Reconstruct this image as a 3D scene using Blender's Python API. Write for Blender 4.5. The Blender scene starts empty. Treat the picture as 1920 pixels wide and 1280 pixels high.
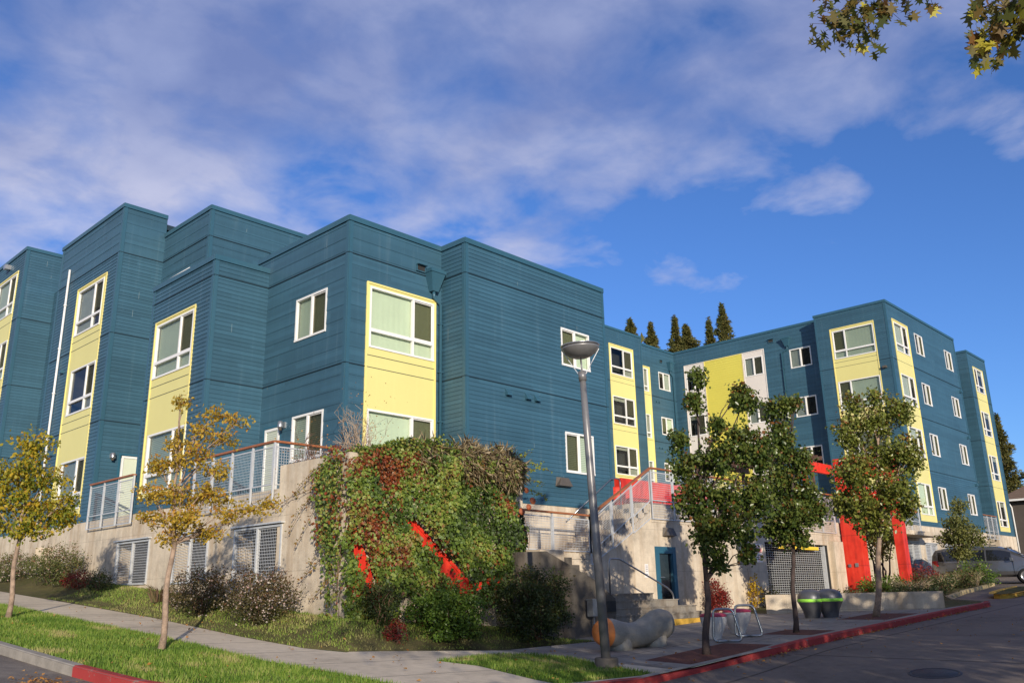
import bpy, math, random
import numpy as np
from mathutils import Vector, Matrix, noise
from mathutils.geometry import delaunay_2d_cdt
random.seed(7); RNG = np.random.default_rng(7)
SC = bpy.context.scene
COL = SC.collection
R = math.radians

# ------------------------------------------------------------------ camera
cam = bpy.data.cameras.new("camera"); co = bpy.data.objects.new("camera", cam); COL.objects.link(co)
cam.sensor_width = 36; cam.lens = 1620.62/1920*36; cam.clip_end = 5000; cam.clip_start = .1
co.matrix_world = Matrix(((0.69047860, -0.1890714, -0.69820578, 0), (-0.72308466, -0.20669227, -0.65911068, 0),
                          (-0.01969476, 0.9599637, -0.27943122, 1.6), (0, 0, 0, 1)))
SC.camera = co
SC.view_settings.view_transform = 'Standard'; SC.view_settings.look = 'None'; SC.view_settings.exposure = 0
SC.render.engine = 'CYCLES'
SC.cycles.max_bounces = 6; SC.cycles.transparent_max_bounces = 12

# ------------------------------------------------------------------ node helpers
class NT:
    def __init__(s, nt): s.nt = nt; nt.nodes.clear()
    def n(s, t, **kw):
        o = s.nt.nodes.new(t)
        for k, v in kw.items():
            if k.startswith('i_'):
                k2 = k[2:]; k2 = int(k2) if k2.isdigit() else k2.replace('_', ' ')
                s.put(o, k2, v)
            else: setattr(o, k, v)
        return o
    def put(s, o, k, v):
        if isinstance(v, bpy.types.NodeSocket): s.nt.links.new(v, o.inputs[k])
        else: o.inputs[k].default_value = v
    def math(s, op, a, b=0.0, c=None, clamp=False):
        o = s.n('ShaderNodeMath', operation=op); o.use_clamp = clamp
        s.put(o, 0, a); s.put(o, 1, b)
        if c is not None: s.put(o, 2, c)
        return o.outputs[0]
    def mix(s, f, a, b, mode='MIX'):
        o = s.n('ShaderNodeMix', data_type='RGBA', blend_type=mode)
        s.put(o, 0, f); s.put(o, 6, a if not isinstance(a, tuple) else c4(a)); s.put(o, 7, b if not isinstance(b, tuple) else c4(b))
        return o.outputs[2]
    def pos(s): return s.n('ShaderNodeNewGeometry').outputs['Position']
    def noise(s, scale, detail=4, rough=.55, vec=None, dist=0.0):
        o = s.n('ShaderNodeTexNoise'); o.inputs['Scale'].default_value = scale; o.inputs['Detail'].default_value = detail
        o.inputs['Roughness'].default_value = rough; o.inputs['Distortion'].default_value = dist
        s.put(o, 'Vector', vec if vec is not None else s.pos()); return o.outputs['Fac']
    def scl(s, v, sc):
        o = s.n('ShaderNodeVectorMath', operation='MULTIPLY'); s.put(o, 0, v); o.inputs[1].default_value = sc; return o.outputs[0]
    def ramp(s, f, pts):
        o = s.n('ShaderNodeValToRGB'); s.put(o, 0, f); e = o.color_ramp.elements
        while len(e) < len(pts): e.new(.5)
        for i, (p, c) in enumerate(pts): e[i].position = p; e[i].color = c4(c) if isinstance(c, tuple) else (c, c, c, 1)
        return o.outputs[0]
def c4(c): return (c[0], c[1], c[2], 1) if len(c) == 3 else c
def newmat(name):
    m = bpy.data.materials.new(name); m.use_nodes = True; return m, NT(m.node_tree)
def finish(N, col, rough=.6, metal=0., bump=None, bstr=.3, spec=.5, bdist=.01):
    p = N.n('ShaderNodeBsdfPrincipled')
    N.put(p, 'Base Color', col if not isinstance(col, tuple) else c4(col)); N.put(p, 'Roughness', rough); N.put(p, 'Metallic', metal)
    N.put(p, 'Specular IOR Level', spec)
    if bump is not None:
        b = N.n('ShaderNodeBump'); b.inputs['Strength'].default_value = bstr; b.inputs['Distance'].default_value = bdist
        N.put(b, 'Height', bump); N.put(p, 'Normal', b.outputs[0])
    o = N.n('ShaderNodeOutputMaterial'); N.nt.links.new(p.outputs[0], o.inputs[0]); return p
MATS = {}
def paint(name, col, var=.12, scale=1.2, rough=.55, metal=0., fine=25, bstr=.08, streak=0., spec=.4):
    m, N = newmat(name)
    a = N.noise(scale, 5); b = N.noise(fine, 3)
    f = N.math('MULTIPLY_ADD', a, .7, N.math('MULTIPLY', b, .3))
    f = N.math('MULTIPLY_ADD', N.math('SUBTRACT', f, .5), 2.2, .5, clamp=True)
    lo = tuple(max(0, c*(1-var)) for c in col); hi = tuple(min(1, c*(1+var)) for c in col)
    c = N.mix(f, lo, hi)
    if streak:
        v = N.scl(N.pos(), (7, 7, .35)); s = N.noise(1., 3, vec=v)
        s = N.math('MULTIPLY', N.ramp(s, [(.55, 0.), (.75, 1.)]), streak)
        c = N.mix(s, c, tuple(min(1, x*1.5+.05) for x in col))
    finish(N, c, rough, metal, b, bstr, spec); MATS[name] = m; return m
def leafmat(name, cols, trans=.35, rough=.5):
    m, N = newmat(name)
    at = N.n('ShaderNodeAttribute', attribute_name='rnd').outputs['Fac']
    c = N.ramp(at, [(i/max(1, len(cols)-1), k) for i, k in enumerate(cols)])
    p = N.n('ShaderNodeBsdfPrincipled'); N.put(p, 'Base Color', c); N.put(p, 'Roughness', rough); N.put(p, 'Specular IOR Level', .35)
    t = N.n('ShaderNodeBsdfTranslucent'); N.put(t, 'Color', N.mix(.0, c, c))
    x = N.n('ShaderNodeMixShader'); N.put(x, 0, trans); N.put(x, 1, p.outputs[0]); N.put(x, 2, t.outputs[0])
    o = N.n('ShaderNodeOutputMaterial'); N.nt.links.new(x.outputs[0], o.inputs[0]); MATS[name] = m; return m
def siding(name, col):
    m, N = newmat(name); P = N.pos(); sx = N.n('ShaderNodeSeparateXYZ'); N.put(sx, 0, P)
    bid = N.math('FLOOR', N.math('DIVIDE', N.math('SUBTRACT', sx.outputs[2], 4.03), .121)); sid = N.math('FLOOR', N.math('DIVIDE', N.math('ADD', N.math('ADD', sx.outputs[0], sx.outputs[1]), N.math('MULTIPLY', bid, 1.37)), 3.6))
    wn = N.n('ShaderNodeTexWhiteNoise', noise_dimensions='2D'); c = N.n('ShaderNodeCombineXYZ'); N.put(c, 0, bid); N.put(c, 1, sid); N.put(wn, 'Vector', c.outputs[0])
    a = N.noise(.35, 5, .6); b = N.noise(30, 3); st = N.noise(1., 4, .6, vec=N.scl(P, (6, 6, .3)))
    f = N.math('ADD', N.math('MULTIPLY', wn.outputs[0], .34), N.math('ADD', N.math('MULTIPLY', a, .9), N.math('MULTIPLY', st, .35)))
    k = N.math('MULTIPLY_ADD', N.math('SUBTRACT', f, .79), .62, 1.04)
    cc = N.n('ShaderNodeVectorMath', operation='SCALE')
    cc.inputs[0].default_value = col; N.put(cc, 'Scale', k)
    cc = N.mix(N.math('MULTIPLY', N.ramp(st, [(.58, 0.), (.78, 1.)]), .10), cc.outputs[0], (.30, .36, .38))
    wv = N.n('ShaderNodeTexNoise'); wv.inputs['Scale'].default_value = .8; N.put(wv, 'Vector', P)
    finish(N, cc, .48, 0, N.math('MULTIPLY_ADD', wv.outputs[0], 3., N.math('MULTIPLY', b, .25)), .12, .4, .02); MATS[name] = m
BLUE = (.037, .098, .143)
siding('blue_siding', BLUE)
paint('caulk', (.20, .27, .30), .1, 3, .6)
paint('blue_trim', (.034, .10, .146), .08, 1, .4)
paint('blue_metal', (.032, .10, .145), .1, 2, .4, spec=.5)
paint('blue_door', (.028, .11, .17), .1, 2, .4)
paint('seam_dark', (.012, .03, .045), .1, 2, .6)
paint('yellow_panel', (.72, .65, .25), .05, .6, .5, streak=.04)
paint('yellow_siding', (.66, .58, .10), .06, .6, .5)
paint('yellow_trim', (.82, .70, .24), .05, 1, .5)
paint('white_panel', (.72, .66, .60), .05, .7, .5)
paint('vinyl', (.80, .78, .75), .04, 3, .35)
paint('blind_pale', (.60, .64, .50), .07, 1.5, .7)
paint('blind_grey', (.42, .43, .38), .08, 1.5, .7)
paint('curtain', (.32, .31, .26), .2, 3, .8)
paint('room_dark', (.03, .03, .03), .4, 2, .8)
paint('galvanized', (.55, .56, .57), .14, 9, .45, .2, fine=60)
paint('galvanized_dark', (.22, .24, .27), .18, 9, .45, .5)
paint('pipe_white', (.78, .77, .75), .05, 3, .4)
paint('rail_wood', (.33, .115, .045), .3, 6, .5, fine=40)
def redm():
    m, N = newmat('red_steel'); a = N.noise(1.6, 6, .65); st = N.noise(1., 4, .6, vec=N.scl(N.pos(), (9, 9, .5))); b = N.noise(40, 3)
    c = N.ramp(N.math('MULTIPLY_ADD', a, .6, N.math('MULTIPLY', st, .4)), [(.33, (.36, .02, .012)), (.5, (.66, .035, .018)), (.68, (.74, .07, .035))])
    sx = N.n('ShaderNodeSeparateXYZ'); N.put(sx, 0, N.pos()); fr = N.math('ABSOLUTE', N.math('SUBTRACT', N.math('FRACT', N.math('DIVIDE', sx.outputs[2], 1.2)), .5))
    c = N.mix(N.math('MULTIPLY', N.math('GREATER_THAN', fr, .494), .7), c, (.12, .01, .01))
    finish(N, c, .5, 0, b, .1, .4); MATS['red_steel'] = m
redm()
def chipped(name, col, under):
    m, N = newmat(name); a = N.noise(3.5, 6, .7); b = N.noise(22, 4, .7); f = N.math('MULTIPLY_ADD', a, .6, N.math('MULTIPLY', b, .4))
    c = N.mix(N.noise(1.2, 5, .6), tuple(x*.6 for x in col), tuple(min(1, x*1.35) for x in col)); c = N.mix(N.ramp(f, [(.585, 0.), (.62, 1.)]), c, under)
    finish(N, c, .8, 0, f, .5, .25); MATS[name] = m
chipped('red_kerb', (.36, .045, .042), (.24, .17, .15))
paint('grey_kerb', (.30, .27, .23), .3, 4, .85, fine=30, bstr=.3)
chipped('yellow_kerb', (.60, .36, .06), (.32, .27, .2))
paint('kerb_tan', (.42, .33, .17), .3, 5, .8)
paint('bronze', (.10, .085, .07), .15, 5, .45)
paint('lamp_metal', (.20, .195, .195), .12, 8, .38, .25, spec=.6)
paint('cast_metal', (.30, .27, .225), .3, 2.5, .5, .0, streak=.2, fine=30)
paint('cast_pale', (.62, .59, .56), .12, 3, .5)
paint('cast_dark', (.14, .14, .15), .2, 4, .4, .5)
paint('steel_tube', (.35, .37, .40), .15, 8, .3, .9)
paint('orange_paint', (.78, .24, .06), .12, 6, .5)
paint('rust', (.30, .08, .03), .3, 9, .6)
paint('magenta_paint', (.45, .05, .10), .25, 6, .5)
paint('lime_paint', (.35, .80, .08), .08, 6, .5)
paint('yellow_bar', (.85, .60, .05), .06, 4, .5)
paint('black_ink', (.02, .02, .02), .1, 4, .6)
paint('sign_white', (.8, .76, .74), .05, 4, .5)
paint('sign_red', (.72, .05, .06), .06, 4, .5)
paint('brown_wood', (.13, .07, .05), .3, 6, .7)
paint('house_wall', (.085, .07, .06), .12, 2, .8)
paint('house_roof', (.17, .115, .08), .3, 8, .9, fine=30, bstr=.4)
paint('bark_tan', (.31, .22, .16), .55, 9, .9, fine=45, bstr=.9)
paint('bark_grey', (.20, .165, .14), .35, 12, .9, fine=50, bstr=.6)
paint('bark_dark', (.07, .05, .045), .35, 8, .9, fine=40, bstr=.6)
paint('twig', (.16, .09, .06), .3, 10, .9)
paint('twig_pale', (.38, .29, .21), .3, 10, .9)
paint('tyre', (.02, .02, .02), .2, 8, .8)
paint('rubber_black', (.015, .015, .018), .2, 8, .6)
paint('alloy', (.45, .45, .46), .1, 8, .3, .8)
paint('tail_red', (.55, .01, .015), .1, 8, .2)
paint('manhole', (.06, .058, .062), .3, 20, .6, .5, fine=60, bstr=.5)
paint('mulch', (.13, .045, .03), .5, 14, .95, fine=45, bstr=.8)
leafmat('maple_leaves', [(.12, .16, .018), (.22, .25, .025), (.42, .35, .03), (.56, .38, .03), (.30, .32, .04), (.55, .27, .03)], .42)
leafmat('golden_leaves', [(.24, .19, .02), (.46, .31, .03), (.60, .40, .05), (.36, .30, .04), (.56, .30, .04), (.46, .2, .04)], .42)
leafmat('pear_leaves', [(.03, .055, .013), (.055, .09, .018), (.09, .13, .025), (.13, .17, .035), (.18, .21, .05), (.09, .12, .025), (.24, .10, .03)], .33, .3)
leafmat('pear_leaves_bright', [(.08, .10, .02), (.14, .17, .03), (.21, .24, .045), (.30, .31, .07), (.18, .20, .04), (.32, .12, .04)], .38, .3)
leafmat('pear_leaves_olive', [(.07, .09, .02), (.15, .16, .04), (.22, .21, .06), (.11, .13, .03)], .3, .45)
leafmat('oak_leaves', [(.08, .10, .02), (.13, .14, .025), (.20, .14, .03), (.11, .13, .03), (.28, .10, .03), (.60, .52, .06)], .5, .5)
leafmat('conifer_needles', [(.03, .045, .015), (.07, .085, .025), (.15, .14, .035), (.22, .17, .05)], .15, .7)
leafmat('ivy_leaves', [(.035, .06, .012), (.07, .12, .018), (.12, .185, .028), (.19, .26, .04), (.28, .30, .06), (.20, .09, .03)], .25, .5)
leafmat('ivy_red', [(.13, .025, .012), (.24, .045, .015), (.30, .10, .025), (.12, .05, .02)], .3, .5)
leafmat('ivy_lime', [(.20, .27, .03), (.34, .38, .05), (.28, .26, .05)], .35, .5)
leafmat('tendril_leaves', [(.16, .15, .03), (.28, .21, .05), (.30, .11, .03)], .3, .6)
leafmat('dry_grass', [(.34, .25, .14), (.50, .39, .24), (.64, .52, .34), (.28, .25, .10)], .25, .8)
leafmat('shrub_dark', [(.02, .035, .01), (.04, .06, .014), (.07, .095, .025), (.11, .08, .03)], .2, .5)
leafmat('shrub_bronze', [(.03, .03, .012), (.07, .065, .02), (.12, .09, .035), (.17, .08, .045)], .2, .5)
leafmat('shrub_glossy', [(.03, .06, .01), (.07, .13, .018), (.13, .21, .03), (.20, .28, .05)], .3, .35)
leafmat('shrub_olive', [(.05, .065, .02), (.10, .12, .03), (.15, .15, .05), (.20, .09, .05)], .25, .6)
leafmat('shrub_red', [(.16, .01, .012), (.28, .025, .02), (.10, .02, .015), (.38, .06, .03)], .3, .5)
leafmat('shrub_yellow', [(.5, .3, .02), (.62, .42, .03), (.35, .25, .02)], .35, .5)
leafmat('petals', [(.55, .42, .38), (.62, .55, .48), (.45, .28, .26)], .3, .6)
leafmat('blades', [(.07, .14, .016), (.12, .22, .022), (.20, .30, .04), (.30, .36, .07), (.40, .36, .14)], .3, .6)
leafmat('flax', [(.10, .05, .04), (.18, .12, .06), (.10, .10, .04)], .2, .5)
leafmat('dead_leaves', [(.35, .14, .04), (.5, .25, .06), (.3, .18, .08)], .2, .8)

def special_mats():
    # board-formed concrete with stains, form joints and pitting
    for nm, col in (('concrete_wall', (.62, .53, .41)), ('concrete_dark', (.135, .118, .098)), ('concrete_step', (.30, .27, .23))):  # concrete_dark: old dark concrete, with the stair wall's tree shade darkened in
        m, N = newmat(nm); P = N.pos()
        a = N.noise(.55, 6, .6); b = N.noise(4, 5, .6); c = N.noise(30, 3)
        st = N.noise(1., 4, .6, vec=N.scl(P, (2.6, 2.6, .22)))
        f = N.math('MULTIPLY_ADD', a, .5, N.math('MULTIPLY_ADD', b, .32, N.math('MULTIPLY', c, .18)))
        base = N.ramp(f, [(.34, tuple(x*.52 for x in col)), (.46, tuple(x*.86 for x in col)), (.56, tuple(x*1.05 for x in col)), (.68, tuple(min(1, x*1.25) for x in col))])
        base = N.mix(N.math('MULTIPLY', N.ramp(st, [(.46, 0.), (.66, 1.)]), .6), base, tuple(x*y for x, y in zip(col, (.62, .52, .42))))
        base = N.mix(N.math('MULTIPLY', N.ramp(N.noise(1., 4, .6, vec=N.scl(P, (5., 5., .3))), [(.60, 0.), (.72, 1.)]), .35), base, tuple(min(1, x*1.35) for x in col))
        sx = N.n('ShaderNodeSeparateXYZ'); N.put(sx, 0, P)
        def line(v, per, w):
            fr = N.math('FRACT', N.math('DIVIDE', v, per)); d = N.math('ABSOLUTE', N.math('SUBTRACT', fr, .5))
            return N.math('GREATER_THAN', d, .5-w/per)
        l = N.math('MAXIMUM', line(N.math('ADD', sx.outputs[2], .28), 1.22, .008), N.math('MULTIPLY', line(N.math('ADD', sx.outputs[0], N.math('ADD', sx.outputs[1], .4)), 2.44, .006), .5))
        base = N.mix(N.math('MULTIPLY', l, .38), base, tuple(x*.4 for x in col))
        h = N.math('SUBTRACT', N.math('MULTIPLY_ADD', b, .5, N.math('MULTIPLY', c, .3)), l)
        finish(N, base, .85, 0, h, .35, .25); MATS[nm] = m
    # paving: concrete walk with joints
    for nm, col, per, w in (('walk_concrete', (.60, .51, .39), 1.5, .02), ('plaza_concrete', (.30, .265, .23), 1.25, .015), ('street_concrete', (.19, .155, .13), 4.2, .03)):
        m, N = newmat(nm); P = N.pos(); sx = N.n('ShaderNodeSeparateXYZ'); N.put(sx, 0, P)
        a = N.noise(.7, 6, .65); b = N.noise(6, 5, .6); c = N.noise(60, 3)
        f = N.math('MULTIPLY_ADD', a, .5, N.math('MULTIPLY_ADD', b, .3, N.math('MULTIPLY', c, .2)))
        base = N.ramp(f, [(.32, tuple(x*.6 for x in col)), (.5, col), (.68, tuple(x*1.25 for x in col))])
        def line(v, per, w):
            fr = N.math('FRACT', N.math('DIVIDE', v, per)); d = N.math('ABSOLUTE', N.math('SUBTRACT', fr, .5))
            return N.math('GREATER_THAN', d, .5-w/per)
        if nm == 'walk_concrete': l = line(sx.outputs[1], per, w)
        else: l = N.math('MAXIMUM', line(N.math('ADD', sx.outputs[1], .35), per, w), line(sx.outputs[0], per, w))
        base = N.mix(N.math('MULTIPLY', l, .7), base, tuple(x*.25 for x in col))
        finish(N, base, .9, 0, N.math('SUBTRACT', c, l), .3, .2); MATS[nm] = m
    m, N = newmat('asphalt'); a = N.noise(.5, 5); b = N.noise(90, 3, .7); c = N.noise(5, 4)
    f = N.math('MULTIPLY_ADD', a, .4, N.math('MULTIPLY_ADD', b, .35, N.math('MULTIPLY', c, .25)))
    finish(N, N.ramp(f, [(.33, (.08, .07, .06)), (.5, (.20, .17, .145)), (.66, (.32, .28, .23))]), .92, 0, b, .5, .2); MATS['asphalt'] = m
    for nm, c1, c2, c3 in (('lawn_ground', (.07, .11, .018), (.12, .19, .028), (.24, .21, .09)), ('bed_ground', (.06, .075, .018), (.12, .10, .045), (.16, .15, .05)), ('far_ground', (.05, .07, .02), (.08, .10, .03), (.12, .12, .05))):
        m, N = newmat(nm); a = N.noise(.9, 6, .65); b = N.noise(28, 4, .7)
        f = N.math('MULTIPLY_ADD', a, .65, N.math('MULTIPLY', b, .35))
        finish(N, N.ramp(f, [(.36, c1), (.52, c2), (.64, c3)]), .95, 0, b, .8, .15, .03); MATS[nm] = m
    # glass
    m, N = newmat('glass')
    lw = N.n('ShaderNodeFresnel'); lw.inputs[0].default_value = 1.52
    f = N.math('MULTIPLY_ADD', lw.outputs[0], .62, .005, clamp=True)
    t = N.n('ShaderNodeBsdfTransparent'); t.inputs[0].default_value = (.88, .93, .88, 1)
    g = N.n('ShaderNodeBsdfGlossy'); g.inputs['Roughness'].default_value = .015; g.inputs['Color'].default_value = (.9, .95, 1, 1)
    x = N.n('ShaderNodeMixShader'); N.put(x, 0, f); N.put(x, 1, t.outputs[0]); N.put(x, 2, g.outputs[0])
    o = N.n('ShaderNodeOutputMaterial'); N.nt.links.new(x.outputs[0], o.inputs[0]); MATS['glass'] = m
    m, N = newmat('screen'); t = N.n('ShaderNodeBsdfTransparent'); t.inputs[0].default_value = (.62, .60, .52, 1)
    g = N.n('ShaderNodeBsdfDiffuse'); g.inputs[0].default_value = (.06, .06, .05, 1)
    x = N.n('ShaderNodeMixShader'); N.put(x, 0, .3); N.put(x, 1, t.outputs[0]); N.put(x, 2, g.outputs[0]); o = N.n('ShaderNodeOutputMaterial'); N.nt.links.new(x.outputs[0], o.inputs[0]); MATS['screen'] = m
    m, N = newmat('car_glass'); finish(N, (.012, .014, .018), .04, 0, None, spec=.9); MATS['car_glass'] = m
    m, N = newmat('car_paint'); a = N.noise(2., 2)
    p = finish(N, N.mix(a, (.17, .175, .19), (.21, .215, .23)), .32, .75); p.inputs['Coat Weight'].default_value = .8; p.inputs['Coat Roughness'].default_value = .06; MATS['car_paint'] = m
    # slatted blind
    m, N = newmat('blind_slats'); sx = N.n('ShaderNodeSeparateXYZ'); N.put(sx, 0, N.pos())
    fr = N.math('FRACT', N.math('DIVIDE', sx.outputs[2], .055))
    finish(N, N.ramp(fr, [(0., (.20, .22, .18)), (.25, (.52, .56, .46)), (.8, (.60, .64, .54)), (1., (.26, .28, .22))]), .6); MATS['blind_slats'] = m
special_mats()

# ------------------------------------------------------------------ mesh helpers
class MB:
    def __init__(s): s.v = []; s.f = []; s.m = []; s.sm = []
    def quad(s, a, b, c, d, m=0, smooth=False):
        i = len(s.v); s.v += [a, b, c, d]; s.f.append((i, i+1, i+2, i+3)); s.m.append(m); s.sm.append(smooth)
    def poly(s, pts, m=0):
        i = len(s.v); s.v += list(pts); s.f.append(tuple(range(i, i+len(pts)))); s.m.append(m); s.sm.append(False)
    def hexa(s, p, m=0):   # 8 points, bottom 4 then top 4
        i = len(s.v); s.v += list(p)
        for f in ((3, 2, 1, 0), (4, 5, 6, 7), (0, 1, 5, 4), (1, 2, 6, 5), (2, 3, 7, 6), (3, 0, 4, 7)):
            s.f.append(tuple(i+k for k in f)); s.m.append(m); s.sm.append(False)
    def box(s, x0, x1, y0, y1, z0, z1, m=0):
        s.hexa([(x0, y0, z0), (x1, y0, z0), (x1, y1, z0), (x0, y1, z0), (x0, y0, z1), (x1, y0, z1), (x1, y1, z1), (x0, y1, z1)], m)
    def fbox(s, F, u0, u1, z0, z1, d0, d1, m=0):
        P = F.P; s.hexa([P(u0, z0, d1), P(u1, z0, d1), P(u1, z0, d0), P(u0, z0, d0), P(u0, z1, d1), P(u1, z1, d1), P(u1, z1, d0), P(u0, z1, d0)], m)
    def slab(s, F, pts, d0, d1, m=0):   # extruded polygon given in (u, z)
        n = len(pts); i = len(s.v); s.v += [F.P(u, z, d1) for u, z in pts]+[F.P(u, z, d0) for u, z in pts]
        s.f.append(tuple(range(i, i+n))); s.m.append(m); s.sm.append(False)
        s.f.append(tuple(range(i+2*n-1, i+n-1, -1))); s.m.append(m); s.sm.append(False)
        for k in range(n):
            k2 = (k+1) % n; s.f.append((i+k, i+n+k, i+n+k2, i+k2)); s.m.append(m); s.sm.append(False)
    def bar(s, a, b, w, h=None, m=0):   # rectangular bar between two points
        h = h or w; a = Vector(a); b = Vector(b); t = (b-a).normalized()
        up = Vector((0, 0, 1)) if abs(t.z) < .95 else Vector((1, 0, 0))
        sd = t.cross(up).normalized(); up = sd.cross(t)
        o = [(-w/2, -h/2), (w/2, -h/2), (w/2, h/2), (-w/2, h/2)]
        s.hexa([tuple(a+sd*x+up*y) for x, y in o]+[tuple(b+sd*x+up*y) for x, y in o], m)
    def tube(s, pts, rad, n=8, m=0, cap=True):
        pts = [Vector(p) for p in pts]; rad = rad if isinstance(rad, (list, tuple)) else [rad]*len(pts)
        i0 = len(s.v); sd = None
        for k, p in enumerate(pts):
            t = (pts[min(k+1, len(pts)-1)]-pts[max(k-1, 0)]).normalized()
            if sd is None:
                a = Vector((0, 0, 1)) if abs(t.z) < .9 else Vector((1, 0, 0)); sd = t.cross(a).normalized()
            else: sd = (sd-t*sd.dot(t)).normalized()
            up = t.cross(sd)
            for j in range(n):
                an = 2*math.pi*j/n; s.v.append(tuple(p+(sd*math.cos(an)+up*math.sin(an))*rad[k]))
        for k in range(len(pts)-1):
            for j in range(n):
                a = i0+k*n+j; b = i0+k*n+(j+1) % n; s.f.append((a, b, b+n, a+n)); s.m.append(m); s.sm.append(True)
        if cap:
            s.f.append(tuple(i0+n-1-j for j in range(n))); s.m.append(m); s.sm.append(False)
            e = i0+(len(pts)-1)*n; s.f.append(tuple(e+j for j in range(n))); s.m.append(m); s.sm.append(False)
    def lathe(s, c, prof, n=32, m=0, axis=None):   # prof (r, z)
        i0 = len(s.v); c = Vector(c); M3 = Matrix.Identity(3) if axis is None else Vector((0, 0, 1)).rotation_difference(Vector(axis)).to_matrix()
        for r, z in prof:
            for j in range(n):
                an = 2*math.pi*j/n; s.v.append(tuple(c+M3@Vector((r*math.cos(an), r*math.sin(an), z))))
        for k in range(len(prof)-1):
            for j in range(n):
                a = i0+k*n+j; b = i0+k*n+(j+1) % n; s.f.append((a, b, b+n, a+n)); s.m.append(m); s.sm.append(True)
    def build(s, name, mats, parent=None, label=None):
        me = bpy.data.meshes.new(name)
        off = Vector((0, 0, 0)); q = parent
        while q is not None: off += q.location; q = q.parent
        me.from_pydata([(v[0]-off.x, v[1]-off.y, v[2]-off.z) for v in s.v], [], s.f)
        for k in (mats if isinstance(mats, (list, tuple)) else [mats]): me.materials.append(MATS[k])
        me.polygons.foreach_set('material_index', s.m); me.polygons.foreach_set('use_smooth', s.sm); me.update()
        o = bpy.data.objects.new(name, me); COL.objects.link(o)
        if parent is not None: o.parent = parent
        if label: o['label'] = label
        return o
def tag(o, label, cat, group=None, kind=None):
    o['label'] = label; o['category'] = cat
    if group: o['group'] = group
    if kind: o['kind'] = kind
    return o
def thing(name, label, cat, loc=(0, 0, 0), group=None):
    o = bpy.data.objects.new(name, None); COL.objects.link(o); o.location = loc; o.empty_display_size = .2
    return tag(o, label, cat, group)
class FX:   # facade in plane x = c, seen from -x ; u grows to the right (= -y)
    def __init__(s, c): s.c = c
    def P(s, u, z, d=0): return (s.c-d, -u, z)
class FY:   # facade in plane y = c, seen from -y ; u = x
    def __init__(s, c): s.c = c
    def P(s, u, z, d=0): return (u, s.c-d, z)

# ------------------------------------------------------------------ ground shape
def sm(a, b, t):
    t = min(1, max(0, (t-a)/(b-a))); return t*t*(3-2*t)
def base(x, y):
    x = min(max(x, -12), 72); y = min(max(y, -14), 46)
    zl = -.1-.03*x+.08*y; zr = -.17+.04*x
    w = sm(10, 18, x)*(1-sm(15, 22, y)*(1-sm(14, 18, x)))
    return zl*(1-w)+zr*w
def height(x, y):
    z = base(x, y)
    d = min(x-9.15, y-13.2)
    if d > 0 and y < 60: z += .42*sm(0, 1.3, d)*(1-sm(14.5, 17, x))
    return z

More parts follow.
